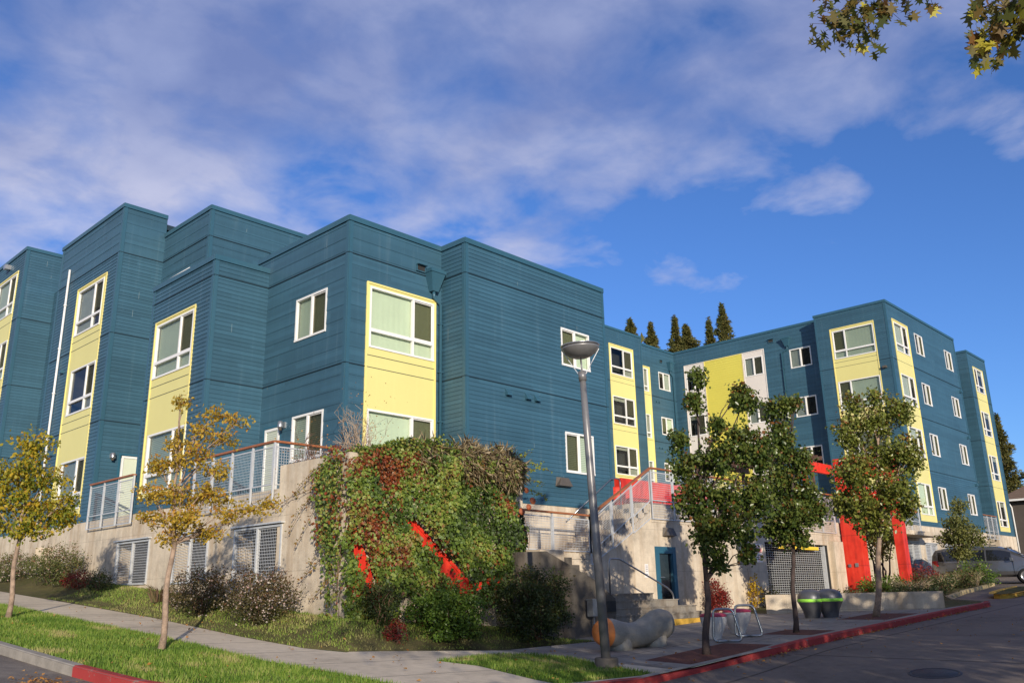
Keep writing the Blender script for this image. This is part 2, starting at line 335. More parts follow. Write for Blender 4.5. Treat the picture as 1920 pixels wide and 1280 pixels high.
# ------------------------------------------------------------------ world and sun
SUN_AZ = R(56); SUN_EL = R(13)
def world():
    w = bpy.data.worlds.new("World"); SC.world = w; w.use_nodes = True; N = NT(w.node_tree)
    sky = N.n('ShaderNodeTexSky', sky_type='NISHITA'); sky.sun_disc = False; sky.sun_elevation = SUN_EL
    # direction towards the sun, Blender measures sun_rotation clockwise from +Y
    dx, dy = -math.cos(SUN_AZ), -math.sin(SUN_AZ); sky.sun_rotation = math.atan2(dx, dy)
    sky.air_density = 1.0; sky.dust_density = .3; sky.ozone_density = 3.5
    tint = N.mix(1.0, sky.outputs[0], (1.05, 1.38, 2.05), 'MULTIPLY')
    tc = N.n('ShaderNodeTexCoord').outputs['Generated']
    sx = N.n('ShaderNodeSeparateXYZ'); N.put(sx, 0, tc)
    zz = N.math('MAXIMUM', N.math('ADD', sx.outputs[2], .16), .05)
    cv = N.n('ShaderNodeCombineXYZ'); N.put(cv, 0, N.math('DIVIDE', sx.outputs[0], zz)); N.put(cv, 1, N.math('DIVIDE', sx.outputs[1], zz)); cv = cv.outputs[0]
    big = N.noise(2.9, 6, .5, vec=cv, dist=.2); det = N.noise(5.5, 9, .56, vec=cv, dist=.25); tone = N.noise(3.3, 7, .5, vec=N.scl(cv, (1.3, 1, 1)))
    # open blue low and towards +x, cloud bank high and towards +y
    o = N.n('ShaderNodeVectorMath', operation='DOT_PRODUCT'); N.put(o, 0, tc); o.inputs[1].default_value = (-.70, .58, 4.5)
    bias = N.math('MINIMUM', N.math('MAXIMUM', N.math('SUBTRACT', o.outputs['Value'], 1.36), -.75), .80)
    cv2 = N.scl(cv, (1, 1, 1)); cov = N.math('ADD', bias, N.math('MULTIPLY_ADD', N.math('SUBTRACT', big, .5), 2.1, N.math('MULTIPLY', N.math('SUBTRACT', det, .5), 1.9)))
    mask = N.ramp(cov, [(.08, 0.), (.40, .34), (.75, .60), (1., .80)])
    low = N.math('SUBTRACT', 1.0, N.ramp(sx.outputs[2], [(.38, 0.), (.50, 1.)]))
    dn = N.ramp(N.math('MULTIPLY_ADD', tone, .6, N.math('MULTIPLY', det, .4)), [(.38, 0.), (.62, 1.)])
    cc = N.mix(dn, (2.4, 3.05, 6.0), (4.4, 5.0, 7.8))
    cc = N.mix(N.math('MULTIPLY', low, N.math('MULTIPLY_ADD', dn, .5, .4)), cc, (9.0, 8.7, 10.0))
    # warm tint added to unseen cloud behind the viewer, so shade turns less blue
    o = N.n('ShaderNodeVectorMath', operation='DOT_PRODUCT'); N.put(o, 0, tc); o.inputs[1].default_value = (-.47, -.76, .45)
    cc = N.mix(N.ramp(o.outputs['Value'], [(.0, 0.), (.9, .8)]), cc, (4.2, 3.7, 3.2))
    colr = N.mix(mask, tint, cc)
    bg = N.n('ShaderNodeBackground'); N.put(bg, 0, colr); bg.inputs[1].default_value = .086
    o = N.n('ShaderNodeOutputWorld'); N.nt.links.new(bg.outputs[0], o.inputs[0])
    l = bpy.data.lights.new("sun", 'SUN'); l.energy = 4.9; l.angle = R(.53); l.color = (1, .89, .73)
    lo = bpy.data.objects.new("sun", l); COL.objects.link(lo)
    d = Vector((math.cos(SUN_AZ)*math.cos(SUN_EL), math.sin(SUN_AZ)*math.cos(SUN_EL), -math.sin(SUN_EL)))
    lo.rotation_euler = d.to_track_quat('-Z', 'Y').to_euler(); lo.location = (-10, -20, 20)
world()

# ------------------------------------------------------------------ ground regions
KERB = [(4.1, 90), (4.3, 45), (4.5, 28), (4.7, 16), (4.85, 12.8), (5.0, 11.3), (5.3, 10.3), (5.9, 9.55), (6.7, 9.08), (7.6, 8.86), (8.6, 8.79), (12, 8.75), (20, 8.72), (27, 8.68), (30.3, 8.6),
        (30.95, 8.75), (31.4, 9.3), (32.2, 10.1), (34, 10.9), (38, 11.6), (42, 12.0), (45.0, 12.4), (45.3, 13.2), (45.4, 16.0), (64, 16.2), (90, 16.4), (420, 17)]
NEAR = [(6.6, 60), (7.1, 26), (7.48, 19), (7.63, 16), (7.63, 12.6), (7.85, 11.2), (7.95, 10.1), (8.0, 8.95)]
FAR = [(8.0, 60), (8.7, 28), (8.95, 25), (9.22, 20), (9.1, 16), (9.2, 13.9), (9.7, 13.25), (11, 13.2), (16.8, 13.2)]
TRI = [(10.3, 8.93), (10.32, 9.4), (10.67, 11.0), (10.42, 11.75), (12.4, 12.45), (13.35, 12.3), (13.5, 11.3), (13.15, 10.4), (12.85, 9.4), (12.8, 8.93)]
BED1 = [(8.0, 60)]+FAR[1:]+[(16.8, 14.3), (16, 15), (10.7, 15), (10.7, 60)]
WALL_A = (25.4, 13.5); WALL_B = (27.7, 9.05)
BED2 = [(25.5, 13.55), (27.8, 9.1), (30.2, 8.8), (30.85, 8.95), (31.2, 9.4), (32.1, 10.25), (34, 11.05), (38, 11.75), (42, 12.15), (44.9, 12.55), (45.15, 13.2), (45.2, 16.6), (36.5, 16.6), (36, 15.4), (25.5, 15.4)]
PITS = [[(14.2, 9.02), (17.1, 9.02), (17.1, 10.15), (14.2, 10.15)], [(19.0, 9.1), (20.3, 9.1), (20.3, 10.3), (19.0, 10.3)], [(23.4, 9.1), (25.7, 9.1), (25.7, 10.4), (23.4, 10.4)]]
INNER = []
def offs(path, d):
    out = []
    for i, p in enumerate(path):
        a = Vector(path[max(i-1, 0)]); b = Vector(path[min(i+1, len(path)-1)]); t = (b-a).normalized(); n = Vector((-t.y, t.x))
        out.append((p[0]+n.x*d, p[1]+n.y*d))
    return out
INNER = offs(KERB, .15)
def inpoly(p, poly):
    x, y = p; c = False; j = len(poly)-1
    for i in range(len(poly)):
        xi, yi = poly[i]; xj, yj = poly[j]
        if (yi > y) != (yj > y) and x < (xj-xi)*(y-yi)/(yj-yi)+xi: c = not c
        j = i
    return c
def ground():
    pts = []; edges = []
    def add(path, closed):
        i = len(pts); pts.extend([Vector(p) for p in path]); n = len(path)
        edges.extend((i+k, i+k+1) for k in range(n-1))
        if closed: edges.append((i+n-1, i))
    add(KERB, False); add(INNER, False); add(NEAR, False); add(FAR, False); add(TRI, True); add(BED2, True)
    for p in PITS: add(p, True)
    add([(13.5, 8.9), (13.5, 13.2)], False)
    xs = list(np.arange(-3, 50, .6)); ys = list(np.arange(-6, 34, .6))
    for x in xs:
        for y in ys: pts.append(Vector((x+.013*math.sin(y*7), y+.011*math.sin(x*5))))
    for x in list(range(-60, 121, 6)):
        for y in list(range(-60, 121, 6)):
            if not (-4 < x < 51 and -7 < y < 35): pts.append(Vector((x+.1, y+.07)))
    for x in (-900, -300, -120, 0, 100, 200, 420, 900, 1500):
        for y in (-900, -300, -120, 0, 120, 300, 900, 1500):
            if not (-62 < x < 122 and -62 < y < 122): pts.append(Vector((x, y)))
    V, E, Fc = delaunay_2d_cdt(pts, edges, [], 0, 1e-4)[:3]
    roadside = KERB+[(420, -900), (-900, -900), (-900, 900), (4.1, 900)]
    kerbin = KERB+INNER[::-1]
    lawn = [(-1, 0)]
    lawnp = INNER[:12]+[(8.0, 8.95)]+NEAR[::-1][1:]+[(6.6, 90)]
    groups = {}
    for f in Fc:
        c = sum((V[i] for i in f), Vector((0, 0)))/len(f); p = (c.x, c.y)
        if inpoly(p, kerbin): g = 'kerbbase'
        elif inpoly(p, roadside): g = 'street' if (c.x > 6.5 and c.y > -60) else 'road'
        elif any(inpoly(p, q) for q in PITS): g = 'pits'
        elif inpoly(p, TRI): g = 'lawn_triangle'
        elif inpoly(p, BED2): g = 'bed2'
        elif inpoly(p, BED1): g = 'bed1'
        elif inpoly(p, lawnp) and c.y < 60: g = 'lawn'
        elif c.y < 60 and c.x < 13.5 and c.y < 60 and (c.x < 9.3 or c.y < 13.3): g = 'walk'
        elif 13.5 <= c.x < 46 and c.y < 15.6: g = 'plaza'
        else: g = 'far'
        groups.setdefault(g, []).append(f)
    info = {'road': ('road', 'asphalt'), 'street': ('street', 'street_concrete'), 'pits': ('mulch_ground', 'mulch'), 'lawn_triangle': ('lawn_ground', 'lawn_ground'), 'kerbbase': ('kerb_base', 'grey_kerb'),
            'bed2': ('planting_bed', 'bed_ground'), 'bed1': ('planting_bed', 'bed_ground'), 'lawn': ('lawn_ground', 'lawn_ground'), 'walk': ('sidewalk', 'walk_concrete'), 'plaza': ('plaza', 'plaza_concrete'), 'far': ('ground', 'far_ground')}
    for g, fs in groups.items():
        dz = -.13 if g in ('road', 'street') else 0
        idx = {}; vv = []
        for f in fs:
            for i in f:
                if i not in idx: idx[i] = len(vv); vv.append((V[i].x, V[i].y, height(V[i].x, V[i].y)+dz))
        me = bpy.data.meshes.new(info[g][0]); me.from_pydata(vv, [], [tuple(idx[i] for i in f) for f in fs])
        me.materials.append(MATS[info[g][1]]); me.polygons.foreach_set('use_smooth', [True]*len(fs)); me.update()
        o = bpy.data.objects.new(info[g][0], me); COL.objects.link(o); o['kind'] = 'structure'
ground()
def kerb_run(path, name, mat, w=.15, top=.012, label=None):
    # resample
    out = []
    for a, b in zip(path, path[1:]):
        n = max(1, int(math.dist(a, b)/.9))
        for k in range(n): out.append((a[0]+(b[0]-a[0])*k/n, a[1]+(b[1]-a[1])*k/n))
    out.append(path[-1]); inn = offs(out, w); bev = offs(out, .025); mb = MB()
    for i in range(len(out)-1):
        g = .0
        a, b, c, d = out[i], out[i+1], inn[i+1], inn[i]; e, f = bev[i], bev[i+1]
        za, zb = base(*a), base(*b); jt = .004*math.sin(i*12.9898)
        mb.quad((a[0], a[1], za-.2), (b[0], b[1], zb-.2), (b[0], b[1], zb+top-.025), (a[0], a[1], za+top-.025))
        mb.quad((a[0], a[1], za+top-.025), (b[0], b[1], zb+top-.025), (f[0], f[1], zb+top), (e[0], e[1], za+top))
        mb.quad((e[0], e[1], za+top), (f[0], f[1], zb+top), (c[0], c[1], zb+top), (d[0], d[1], za+top))
    o = mb.build(name, mat); tag(o, label, 'kerb'); return o
def cut(path, i0, i1): return path[i0:i1]
kerb_run(KERB[:5], 'kerb', 'grey_kerb', label='bare grey concrete kerb along the left lawn')
kerb_run(KERB[4:16], 'kerb', 'red_kerb', label='red painted kerb curving round the corner and along the street')
kerb_run(KERB[15:22], 'kerb', 'kerb_tan', label='plain tan kerb bordering the far planting bed at the driveway')
# yellow kerb of the small traffic island
kerb_run([(40.6, 10.35), (38, 10.25), (36, 10.0), (34.7, 9.65), (34.5, 9.4), (34.8, 9.15), (37, 9.2), (40.6, 9.5)][::-1], 'island_kerb', 'yellow_kerb', w=.15, top=.03, label='yellow kerb round the driveway island near the minivan')
isl = MB(); isl.poly([(x, y, base(x, y)+.015) for x, y in [(40.6, 10.3), (38, 10.15), (36, 9.9), (34.85, 9.6), (34.7, 9.4), (34.95, 9.3), (37, 9.33), (40.6, 9.6)]])
o = isl.build('island_ground', 'bed_ground'); o['kind'] = 'structure'

# ------------------------------------------------------------------ building toolkit
def cutrects(u0, u1, z0, z1, holes):
    """yield (za, zb, [intervals]) rows between hole edges"""
    zs = sorted({z0, z1, *[z for h in holes for z in (h[2], h[3]) if z0 < z < z1]})
    for a, b in zip(zs, zs[1:]):
        m = (a+b)/2; iv = [(u0, u1)]
        for h in holes:
            if h[2] <= m <= h[3]:
                nx = []
                for p, q in iv:
                    if h[1] <= p or h[0] >= q: nx.append((p, q)); continue
                    if h[0] > p: nx.append((p, h[0]))
                    if h[1] < q: nx.append((h[1], q))
                iv = nx
        yield a, b, iv
def boards(mb, F, u0, u1, z0, z1, holes, pitch, lip, m=0, d0=0.):
    if not pitch:
        for a, b, iv in cutrects(u0, u1, z0, z1, holes):
            for p, q in iv: mb.quad(F.P(p, a, d0), F.P(q, a, d0), F.P(q, b, d0), F.P(p, b, d0), m)
        return
    z = z0
    while z < z1-1e-6:
        zt = min(z+pitch, z1)
        for a, b, iv in cutrects(u0, u1, z, zt, holes):
            da = d0+lip*(1-(a-z)/pitch); db = d0+lip*(1-(b-z)/pitch)
            for p, q in iv:
                mb.quad(F.P(p, a, da), F.P(q, a, da), F.P(q, b, db), F.P(p, b, db), m)
                if a == z: mb.quad(F.P(p, a, d0-.004), F.P(q, a, d0-.004), F.P(q, a, da), F.P(p, a, da), m)
        z = zt
def facade(root, F, u0, u1, segs, holes, seams, cornL=True, cornR=True, cap=True, mat='blue_siding', capd=.05):
    """segs: (z0,z1,pitch). One wall mesh, one trim mesh, one coping."""
    mb = MB()
    for z0, z1, p in segs:
        boards(mb, F, u0, u1, z0, z1, holes, p, .014 if (p or 0) < .2 else .010, 0)
    rs = random.Random(int(abs(u0*31+u1*17+F.c*7)))
    for _ in range(int((u1-u0)*(segs[-1][1]-segs[0][0])*.16)):
        u = rs.uniform(u0+.15, u1-.15); z = rs.uniform(segs[0][0]+.3, segs[-1][1]-.5); hh = rs.choice((.12, .12, .25, .37))
        if all(not (h[0]-.05 < u < h[1]+.05 and h[2]-.4 < z < h[3]+.05) for h in holes): mb.quad(F.P(u, z, .016), F.P(u+.012, z, .016), F.P(u+.012, z+hh, .016), F.P(u, z+hh, .016), 1)
    mb.build('wall', [mat, 'caulk'], root)
    t = MB(); zb = segs[0][0]; zt = segs[-1][1]
    if cornL: t.fbox(F, u0, u0+.11, zb, zt-.001, -.02, .024)
    if cornR: t.fbox(F, u1-.11, u1, zb, zt-.001, -.02, .024)
    t.fbox(F, u0+.001, u1-.001, zb-.03, zb+.03, -.02, .03)
    if t.v: t.build('corner_trim', 'blue_trim', root)
    s = MB()
    for z in seams:
        for a, b, iv in cutrects(u0, u1, z-.012, z+.012, holes):
            for p, q in iv: s = MB(); s.fbox(F, p, q, a, b, -.01, .027); s.build('floor_seam', 'seam_dark', root)
    if cap:
        c = MB(); c.fbox(F, u0-.04, u1+.0, zt-.13, zt+.02, -.35, capd); c.build('parapet_coping', 'blue_metal', root)
def window(root, F, u0, u1, z0, z1, style='slider', mull=.5, rail=None, cover=('blind_pale', 1., 1.), trim=None, n=0, glassd=-.045):
    fr = MB(); w = .055; d0, d1 = -.07, .022
    fr.fbox(F, u0, u1, z1-w, z1, d0, d1); fr.fbox(F, u0, u1, z0, z0+w, d0, d1+.012)
    fr.fbox(F, u0, u0+w, z0+w, z1-w, d0, d1); fr.fbox(F, u1-w, u1, z0+w, z1-w, d0, d1)
    um = u0+(u1-u0)*mull; zl = z0+w
    if rail:
        zr = z0+(z1-z0)*rail; fr.fbox(F, u0+w, u1-w, zr-.045, zr+.045, d0, d1-.004)
        fr.fbox(F, um-.03, um+.03, z0+w, zr-.045, d0, d1-.008); zl = zr+.045
    fr.fbox(F, um-.035, um+.035, zl, z1-w, d0, d1-.006)
    # sliding sash stiles on the smaller light
    ws = .028
    a, b = (um+.035, u1-w) if mull >= .5 else (u0+w, um-.035)
    b_ = b
    fr.fbox(F, a, a+ws, zl, z1-w, d0+.01, -.012); fr.fbox(F, b-ws, b, zl, z1-w, d0+.01, -.012)
    fr.fbox(F, a, b, zl, zl+ws, d0+.01, -.013); fr.fbox(F, a, b, z1-w-ws, z1-w, d0+.01, -.013)
    wo = fr.build('window', 'vinyl', root)
    g = MB(); g.quad(F.P(u0+.02, z0+.02, glassd), F.P(u1-.02, z0+.02, glassd), F.P(u1-.02, z1-.02, glassd), F.P(u0+.02, z1-.02, glassd)); g.build('pane', 'glass', wo)
    # room behind: reveal, dark back wall
    b = MB(); D = -.5
    P = F.P
    b.quad(P(u0, z0, D), P(u1, z0, D), P(u1, z1, D), P(u0, z1, D)); b.quad(P(u0, z0, d0), P(u0, z0, D), P(u0, z1, D), P(u0, z1, d0))
    b.quad(P(u1, z0, d0), P(u1, z0, D), P(u1, z1, D), P(u1, z1, d0)); b.quad(P(u0, z0, d0), P(u1, z0, d0), P(u1, z0, D), P(u0, z0, D)); b.quad(P(u0, z1, d0), P(u1, z1, d0), P(u1, z1, D), P(u0, z1, D))
    b.build('room_reveal', 'room_dark', wo)
    if cover:
        mt, fl, frt = cover   # material, drop on left light, drop on right light (0..1 of height)
        c = MB(); db = -.105
        for (p, q, k) in ((u0+.02, um, fl), (um, u1-.02, frt)):
            if k > 0:
                nseg = max(2, int((q-p)/.09)) if mt in ('curtain', 'blind_pale', 'blind_grey') else 1
                for i in range(nseg):
                    pa = p+(q-p)*i/nseg; pb = p+(q-p)*(i+1)/nseg; zz = z1-.02-(z1-z0-.04)*k
                    o1 = .0022 if i % 2 else -.001; o2 = -.001 if i % 2 else .0022
                    c.quad(P(pa, zz, db+o1), P(pb, zz, db+o2), P(pb, z1-.02, db+o2), P(pa, z1-.02, db+o1), 0, True)
        if c.v: c.build('blind', mt, wo)
    sc_ = MB(); sc_.quad(F.P(a+ws, zl+ws, -.02), F.P(b_-ws, zl+ws, -.02), F.P(b_-ws, z1-w-ws, -.02), F.P(a+ws, z1-w-ws, -.02)); sc_.build('insect_screen', 'screen', wo)
    if trim:
        t = MB(); k = .075
        t.fbox(F, u0-k, u1+k, z1, z1+k, -.02, .035); t.fbox(F, u0-k, u1+k, z0-k, z0, -.02, .04)
        t.fbox(F, u0-k, u0, z0, z1, -.02, .034); t.fbox(F, u1, u1+k, z0, z1, -.02, .034)
        t.build('window_trim', trim, wo)
    return wo
def panel(root, F, u0, u1, z0, z1, holes, joints, mat='yellow_panel', pitch=None):
    mb = MB(); boards(mb, F, u0, u1, z0, z1, holes, pitch, .012, 0, .006)
    for z in joints:
        for a, b, iv in cutrects(u0, u1, z-.008, z+.008, holes):
            for p, q in iv: mb.fbox(F, p, q, a, b, 0, .012, 1)
    e = .05
    mb.fbox(F, u0-.005, u0+e, z0, z1, -.01, .03, 2); mb.fbox(F, u1-e, u1+.005, z0, z1, -.01, .03, 2); mb.fbox(F, u0, u1, z1-.02, z1+.03, -.01, .031, 2)
    return mb.build('facade_panel', [mat, 'seam_dark', {'white_panel': 'white_panel'}.get(mat, 'yellow_trim')], root)
def solid(root, x0, x1, y0, y1, z0, z1, name='roof_deck', mat='seam_dark'):
    m = MB(); m.box(x0, x1, y0, y1, z0, z1); return m.build(name, mat, root)
NARROW, WIDE = .121, .372

# ================================================================== FRONT BUILDING
FB = thing('apartment_building', 'teal clapboard apartment block with yellow window strips, nearest, above the ivy wall', 'building', (12.45, 17.58, 4.03))
Z0, S1, S2, S3 = 4.03, 7.30, 10.29, 13.2
bigc = [('blind_pale', 1., 1.), ('blind_pale', 1., 1.), ('curtain', 0., .9), ('blind_slats', 1., 1.)]
# --- main block, face y=17.58 (panel strip) and face x=12.45
F = FY(17.58)
pz = (13.06, 15.48, Z0+.2, 9.60)
wl = [(13.17, 15.42, 7.83, 9.52), (13.17, 15.42, 4.52, 6.20)]
facade(FB, F, 12.45, 15.72, [(Z0, 11.32, WIDE)], [pz], [S1, S2], True, False)
panel(FB, F, *pz, wl, [S1, 7.62, 4.3])
window(FB, F, *wl[0], mull=.665, rail=.29, cover=('blind_pale', 1., 1.)); window(FB, F, *wl[1], mull=.665, rail=.29, cover=('blind_pale', 1., 1.))
F = FX(12.45)
h = [(-19.95, -18.48, 8.31, 9.53), (-19.86, -18.43, 5.0, 6.22), (-21.3, -20.38, Z0, 6.13)]
facade(FB, F, -22.1, -17.58, [(Z0, 11.32, WIDE)], h, [S1, S2], False, True)
window(FB, F, *h[0], mull=.52, cover=('blind_pale', 1., 1.)); window(FB, F, *h[1], mull=.5, cover=('blind_slats', 1., .93))
def door(root, F, u0, u1, z0, z1, slats=True, frame='vinyl', name='door', case='blue_door', lite=None):
    m = MB(); m.fbox(F, u0-.01, u1+.01, z0-.02, z1+.01, -.14, -.021); m.fbox(F, u0, u0+.06, z0, z1, -.05, .012); m.fbox(F, u1-.06, u1, z0, z1, -.05, .012); m.fbox(F, u0+.06, u1-.06, z1-.06, z1, -.05, .012)
    d = m.build(name, case, root)
    f = MB(); w = .07
    a0, a1 = u0+.10, u1-.10
    f.fbox(F, a0, a0+w, z0+.05, z1-.08, -.02, .02); f.fbox(F, a1-w, a1, z0+.05, z1-.08, -.02, .02); f.fbox(F, a0, a1, z1-.15, z1-.08, -.02, .022); f.fbox(F, a0, a1, z0+.02, z0+.2, -.02, .022)
    f.build('door_frame', frame, d)
    g = MB(); g.quad(F.P(a0+w, z0+.2, -.008), F.P(a1-w, z0+.2, -.008), F.P(a1-w, z1-.15, -.008), F.P(a0+w, z1-.15, -.008)); g.build('door_lite', lite or 'blind_slats', d)
    k = MB(); k.tube([F.P(a0+.04, z0+1.0, .02), F.P(a0+.04, z0+1.0, .07), F.P(a0+.14, z0+1.0, .07)], .012, 6); k.build('door_handle', 'galvanized', d)
    return d
door(FB, F, *h[2])
def sconce(root, F, u, z):
    m = MB(); m.fbox(F, u-.05, u+.05, z-.02, z+.14, 0, .04); p = F.P(u, z, .14)
    m.lathe(p, [(0, .16), (.05, .155), (.075, .13), (.08, .0), (.075, -.03), (0, -.03)], 14, 0); m.lathe((p[0], p[1], p[2]-.03), [(.05, 0), (.045, -.07), (0, -.075)], 12, 1)
    return m.build('wall_light', ['alloy', 'bronze'], root)
sconce(FB, F, -20.22, 6.0)
# --- block C: x=15.7 return and long face y=16.58
F = FX(15.7); facade(FB, F, -17.62, -16.58, [(Z0, 11.32, NARROW)], [], [S1, S2], False, True)
F = FY(16.58); h = [(19.77, 21.16, 8.31, 9.53), (19.80, 21.16, 5.02, 6.25)]
facade(FB, F, 15.7, 22.03, [(Z0, 11.32, NARROW)], h, [S1, S2], True, True)
window(FB, F, *h[0], mull=.48, cover=('blind_pale', 1., 1.)); window(FB, F, *h[1], mull=.48, cover=('blind_slats', 1., 1.))
for u in (17.33, 18.15, 18.55):
    m = MB(); m.hexa([F.P(u-.1, 6.98, .13), F.P(u+.1, 6.98, .13), F.P(u+.1, 6.98, 0), F.P(u-.1, 6.98, 0), F.P(u-.1, 7.06, .10), F.P(u+.1, 7.06, .10), F.P(u+.1, 7.2, 0), F.P(u-.1, 7.2, 0)]); m.build('vent_hood', 'blue_metal', FB)
def wallpack(root, F, u, z, s=1.):
    m = MB(); w = .31*s; m.hexa([F.P(u-w, z-.11*s, .17*s), F.P(u+w, z-.11*s, .17*s), F.P(u+w, z-.13*s, .02), F.P(u-w, z-.13*s, .02), F.P(u-w*.55, z+.13*s, .13*s), F.P(u+w*.55, z+.13*s, .13*s), F.P(u+w*.8, z+.15*s, 0), F.P(u-w*.8, z+.15*s, 0)])
    return m.build('wall_light', 'bronze', root)
wallpack(FB, F, 19.58, 4.70)
m = MB(); m.quad((22.03, 16.58, Z0), (22.03, 24, Z0), (22.03, 24, 11.32), (22.03, 16.58, 11.32)); m.build('wall', 'blue_siding', FB)
# leader head, downspout, scupper on face y=17.58
def leader(root, F, u, zt, zb, side, s=1.):
    m = MB(); d = .30*s
    m.hexa([F.P(u-.10*s, zt-.62*s, .17*s), F.P(u+.12*s, zt-.62*s, .17*s), F.P(u+.12*s, zt-.62*s, .02), F.P(u-.10*s, zt-.62*s, .02), F.P(u-.26*s, zt-.1*s, d), F.P(u+.26*s, zt-.1*s, d), F.P(u+.26*s, zt-.1*s, .0), F.P(u-.26*s, zt-.1*s, .0)])
    m.fbox(F, u-.28*s, u+.28*s, zt-.1*s, zt, 0, d+.02)
    m.tube([F.P(u, zt-.6*s, .1*s), F.P(u, zt-.78*s, .1*s), F.P(u+side, zt-.95*s, .07), F.P(u+side, zb, .07)], .048, 8)
    for z in np.arange(zb+.4, zt-1.2, 1.4): m.fbox(F, u+side-.07, u+side+.07, z, z+.03, 0, .125)
    return m.build('downspout', 'blue_metal', root)
F = FY(17.58); leader(FB, F, 15.33, 10.47, Z0+.3, .28)
def scupper(root, F, u, z, s=1.):
    m = MB(); m.fbox(F, u-.16*s, u+.16*s, z-.1*s, z+.1*s, 0, .05); m.fbox(F, u-.13*s, u+.13*s, z-.07*s, z+.07*s, 0, .055, 1); m.fbox(F, u-.17*s, u+.17*s, z+.08*s, z+.1*s, 0, .15)
    return m.build('scupper_vent', ['blue_metal', 'room_dark'], root)
scupper(FB, F, 14.9, 10.46)
# --- L3 block
F = FX(10.75)
pz = (-24.95, -22.42, 4.40, 9.62); h = [(-24.85, -22.5, 7.86, 9.54), (-24.75, -22.4, 4.52, 6.20)]
facade(FB, F, -25.3, -21.5, [(Z0, 10.87, NARROW)], [pz], [S1, S2], True, True)
panel(FB, F, *pz, h, [S1, 7.62]); window(FB, F, *h[0], mull=.66, rail=.29, cover=('blind_pale', 1., 1.)); window(FB, F, *h[1], mull=.66, rail=.29, cover=('blind_slats', 1., 1.))
F = FY(21.5); facade(FB, F, 10.75, 12.46, [(Z0, 10.87, NARROW)], [], [S1, S2], True, False)
m = MB(); m.quad((10.75, 25.3, Z0), (12.45, 25.3, Z0), (12.45, 25.3, 10.87), (10.75, 25.3, 10.87)); m.box(10.8, 12.45, 21.55, 25.28, 10.5, 10.7); m.build('wall', 'blue_siding', FB)
# roofs and hidden body
solid(FB, 12.5, 22.0, 17.63, 22.08, 10.9, 11.1); solid(FB, 15.75, 22.0, 16.63, 17.7, 10.9, 11.1); solid(FB, 12.5, 20, 22.1, 25.5, 10.4, 10.6)
m = MB(); m.quad((12.46, 22.1, 10.4), (20, 22.1, 10.4), (20, 22.1, 11.32), (12.46, 22.1, 11.32)); m.build('wall', 'blue_siding', FB)
# --- L2 volume
F = FX(12.45); facade(FB, F, -28.85, -25.46, [(10.3, 14.28, WIDE)], [], [S3], False, True)
m = MB(); boards(m, F, -28.85, -22.1, Z0, 10.3, [(-26.6, -25.9, Z0, 6.2)], NARROW, .014); m.build('wall', 'blue_siding', FB)
F = FY(25.46); facade(FB, F, 12.45, 22, [(10.3, 14.28, WIDE)], [], [S3], True, False)
scupper(FB, F, 14.85, 13.05, 1.1); solid(FB, 12.5, 22, 25.5, 34, 13.8, 14.0)
m = MB(); m.tube([(12.41, 26.6, 12.35), (12.41, 28.2, 12.35)], .035, 8); m.build('conduit', 'pipe_white', FB)
# --- L1 block
F = FX(10.92)
pz = (-32.35, -29.72, 4.30, 12.66); h = [(-32.2, -29.93, 10.82, 12.56), (-32.0, -29.83, 7.86, 9.52), (-31.85, -29.75, 4.52, 6.22)]
facade(FB, F, -34.5, -28.85, [(Z0, 13.2, NARROW), (13.2, 15.0, WIDE)], [pz], [S1, S2, S3], True, True)
panel(FB, F, *pz, h, [S1, 7.62, S2, 10.6])
window(FB, F, *h[0], mull=.66, rail=.29, cover=('blind_grey', 1., .55)); window(FB, F, *h[1], mull=.66, rail=.29, cover=('curtain', .0, .95)); window(FB, F, *h[2], mull=.66, rail=.29, cover=('blind_grey', 1., 1.))
m = MB(); m.tube([(10.86, 33.35, 13.75), (10.86, 33.35, 3.9)], .042, 8)
for z in (5.5, 7.2, 8.9, 10.6, 12.3): m.tube([(10.86, 33.35, z), (10.86, 33.35, z+.06)], .062, 8)
m.build('downspout', 'pipe_white', FB, 'white downspout')
for z in (9.6, 6.6):
    m = MB(); m.fbox(F, -32.95, -32.75, z, z+.1, 0, .12); m.build('vent_hood', 'blue_metal', FB)
F = FY(28.85); h = [(11.62, 12.42, Z0, 6.28)]
facade(FB, F, 10.92, 12.46, [(Z0, 13.2, NARROW), (13.2, 15.0, WIDE)], h, [S1, S2, S3], True, False)
door(FB, F, *h[0], lite='blind_pale'); sconce(FB, F, 11.38, 6.1); solid(FB, 10.95, 22, 28.9, 34.5, 14.5, 14.7)
m = MB(); m.quad((10.92, 34.5, Z0), (14, 34.5, Z0), (14, 34.5, 15.0), (10.92, 34.5, 15.0)); m.build('wall', 'blue_siding', FB)
# --- L0 block
F = FX(10.9); h = [(-42.3, -39.9, 13.6, 15.42), (-42.3, -39.9, 10.69, 12.41), (-42.3, -39.9, 7.7, 9.42), (-42.3, -39.9, 4.7, 6.4)]
pz = (-42.45, -39.75, 4.4, 15.5)
facade(FB, F, -52, -39.0, [(Z0, 16.4, NARROW)], [pz], [S1, S2, S3], False, True)
panel(FB, F, *pz, h, [S1, S2, S3])
for i, q in enumerate(h): window(FB, F, *q, mull=.66, rail=.29, cover=bigc[i])
m = MB(); m.fbox(F, -41.2, -40.95, 15.9, 16.1, 0, .25); m.build('vent_hood', 'alloy', FB)
F = FY(39.0); facade(FB, F, 10.9, 12.4, [(Z0, 16.4, NARROW)], [], [S1, S2, S3], True, False)
F = FX(12.2); m = MB(); boards(m, F, -39, -34.5, Z0, 14.6, [], NARROW, .014); m.build('wall', 'blue_siding', FB); solid(FB, 10.95, 22, 39.05, 52, 15.9, 16.1)

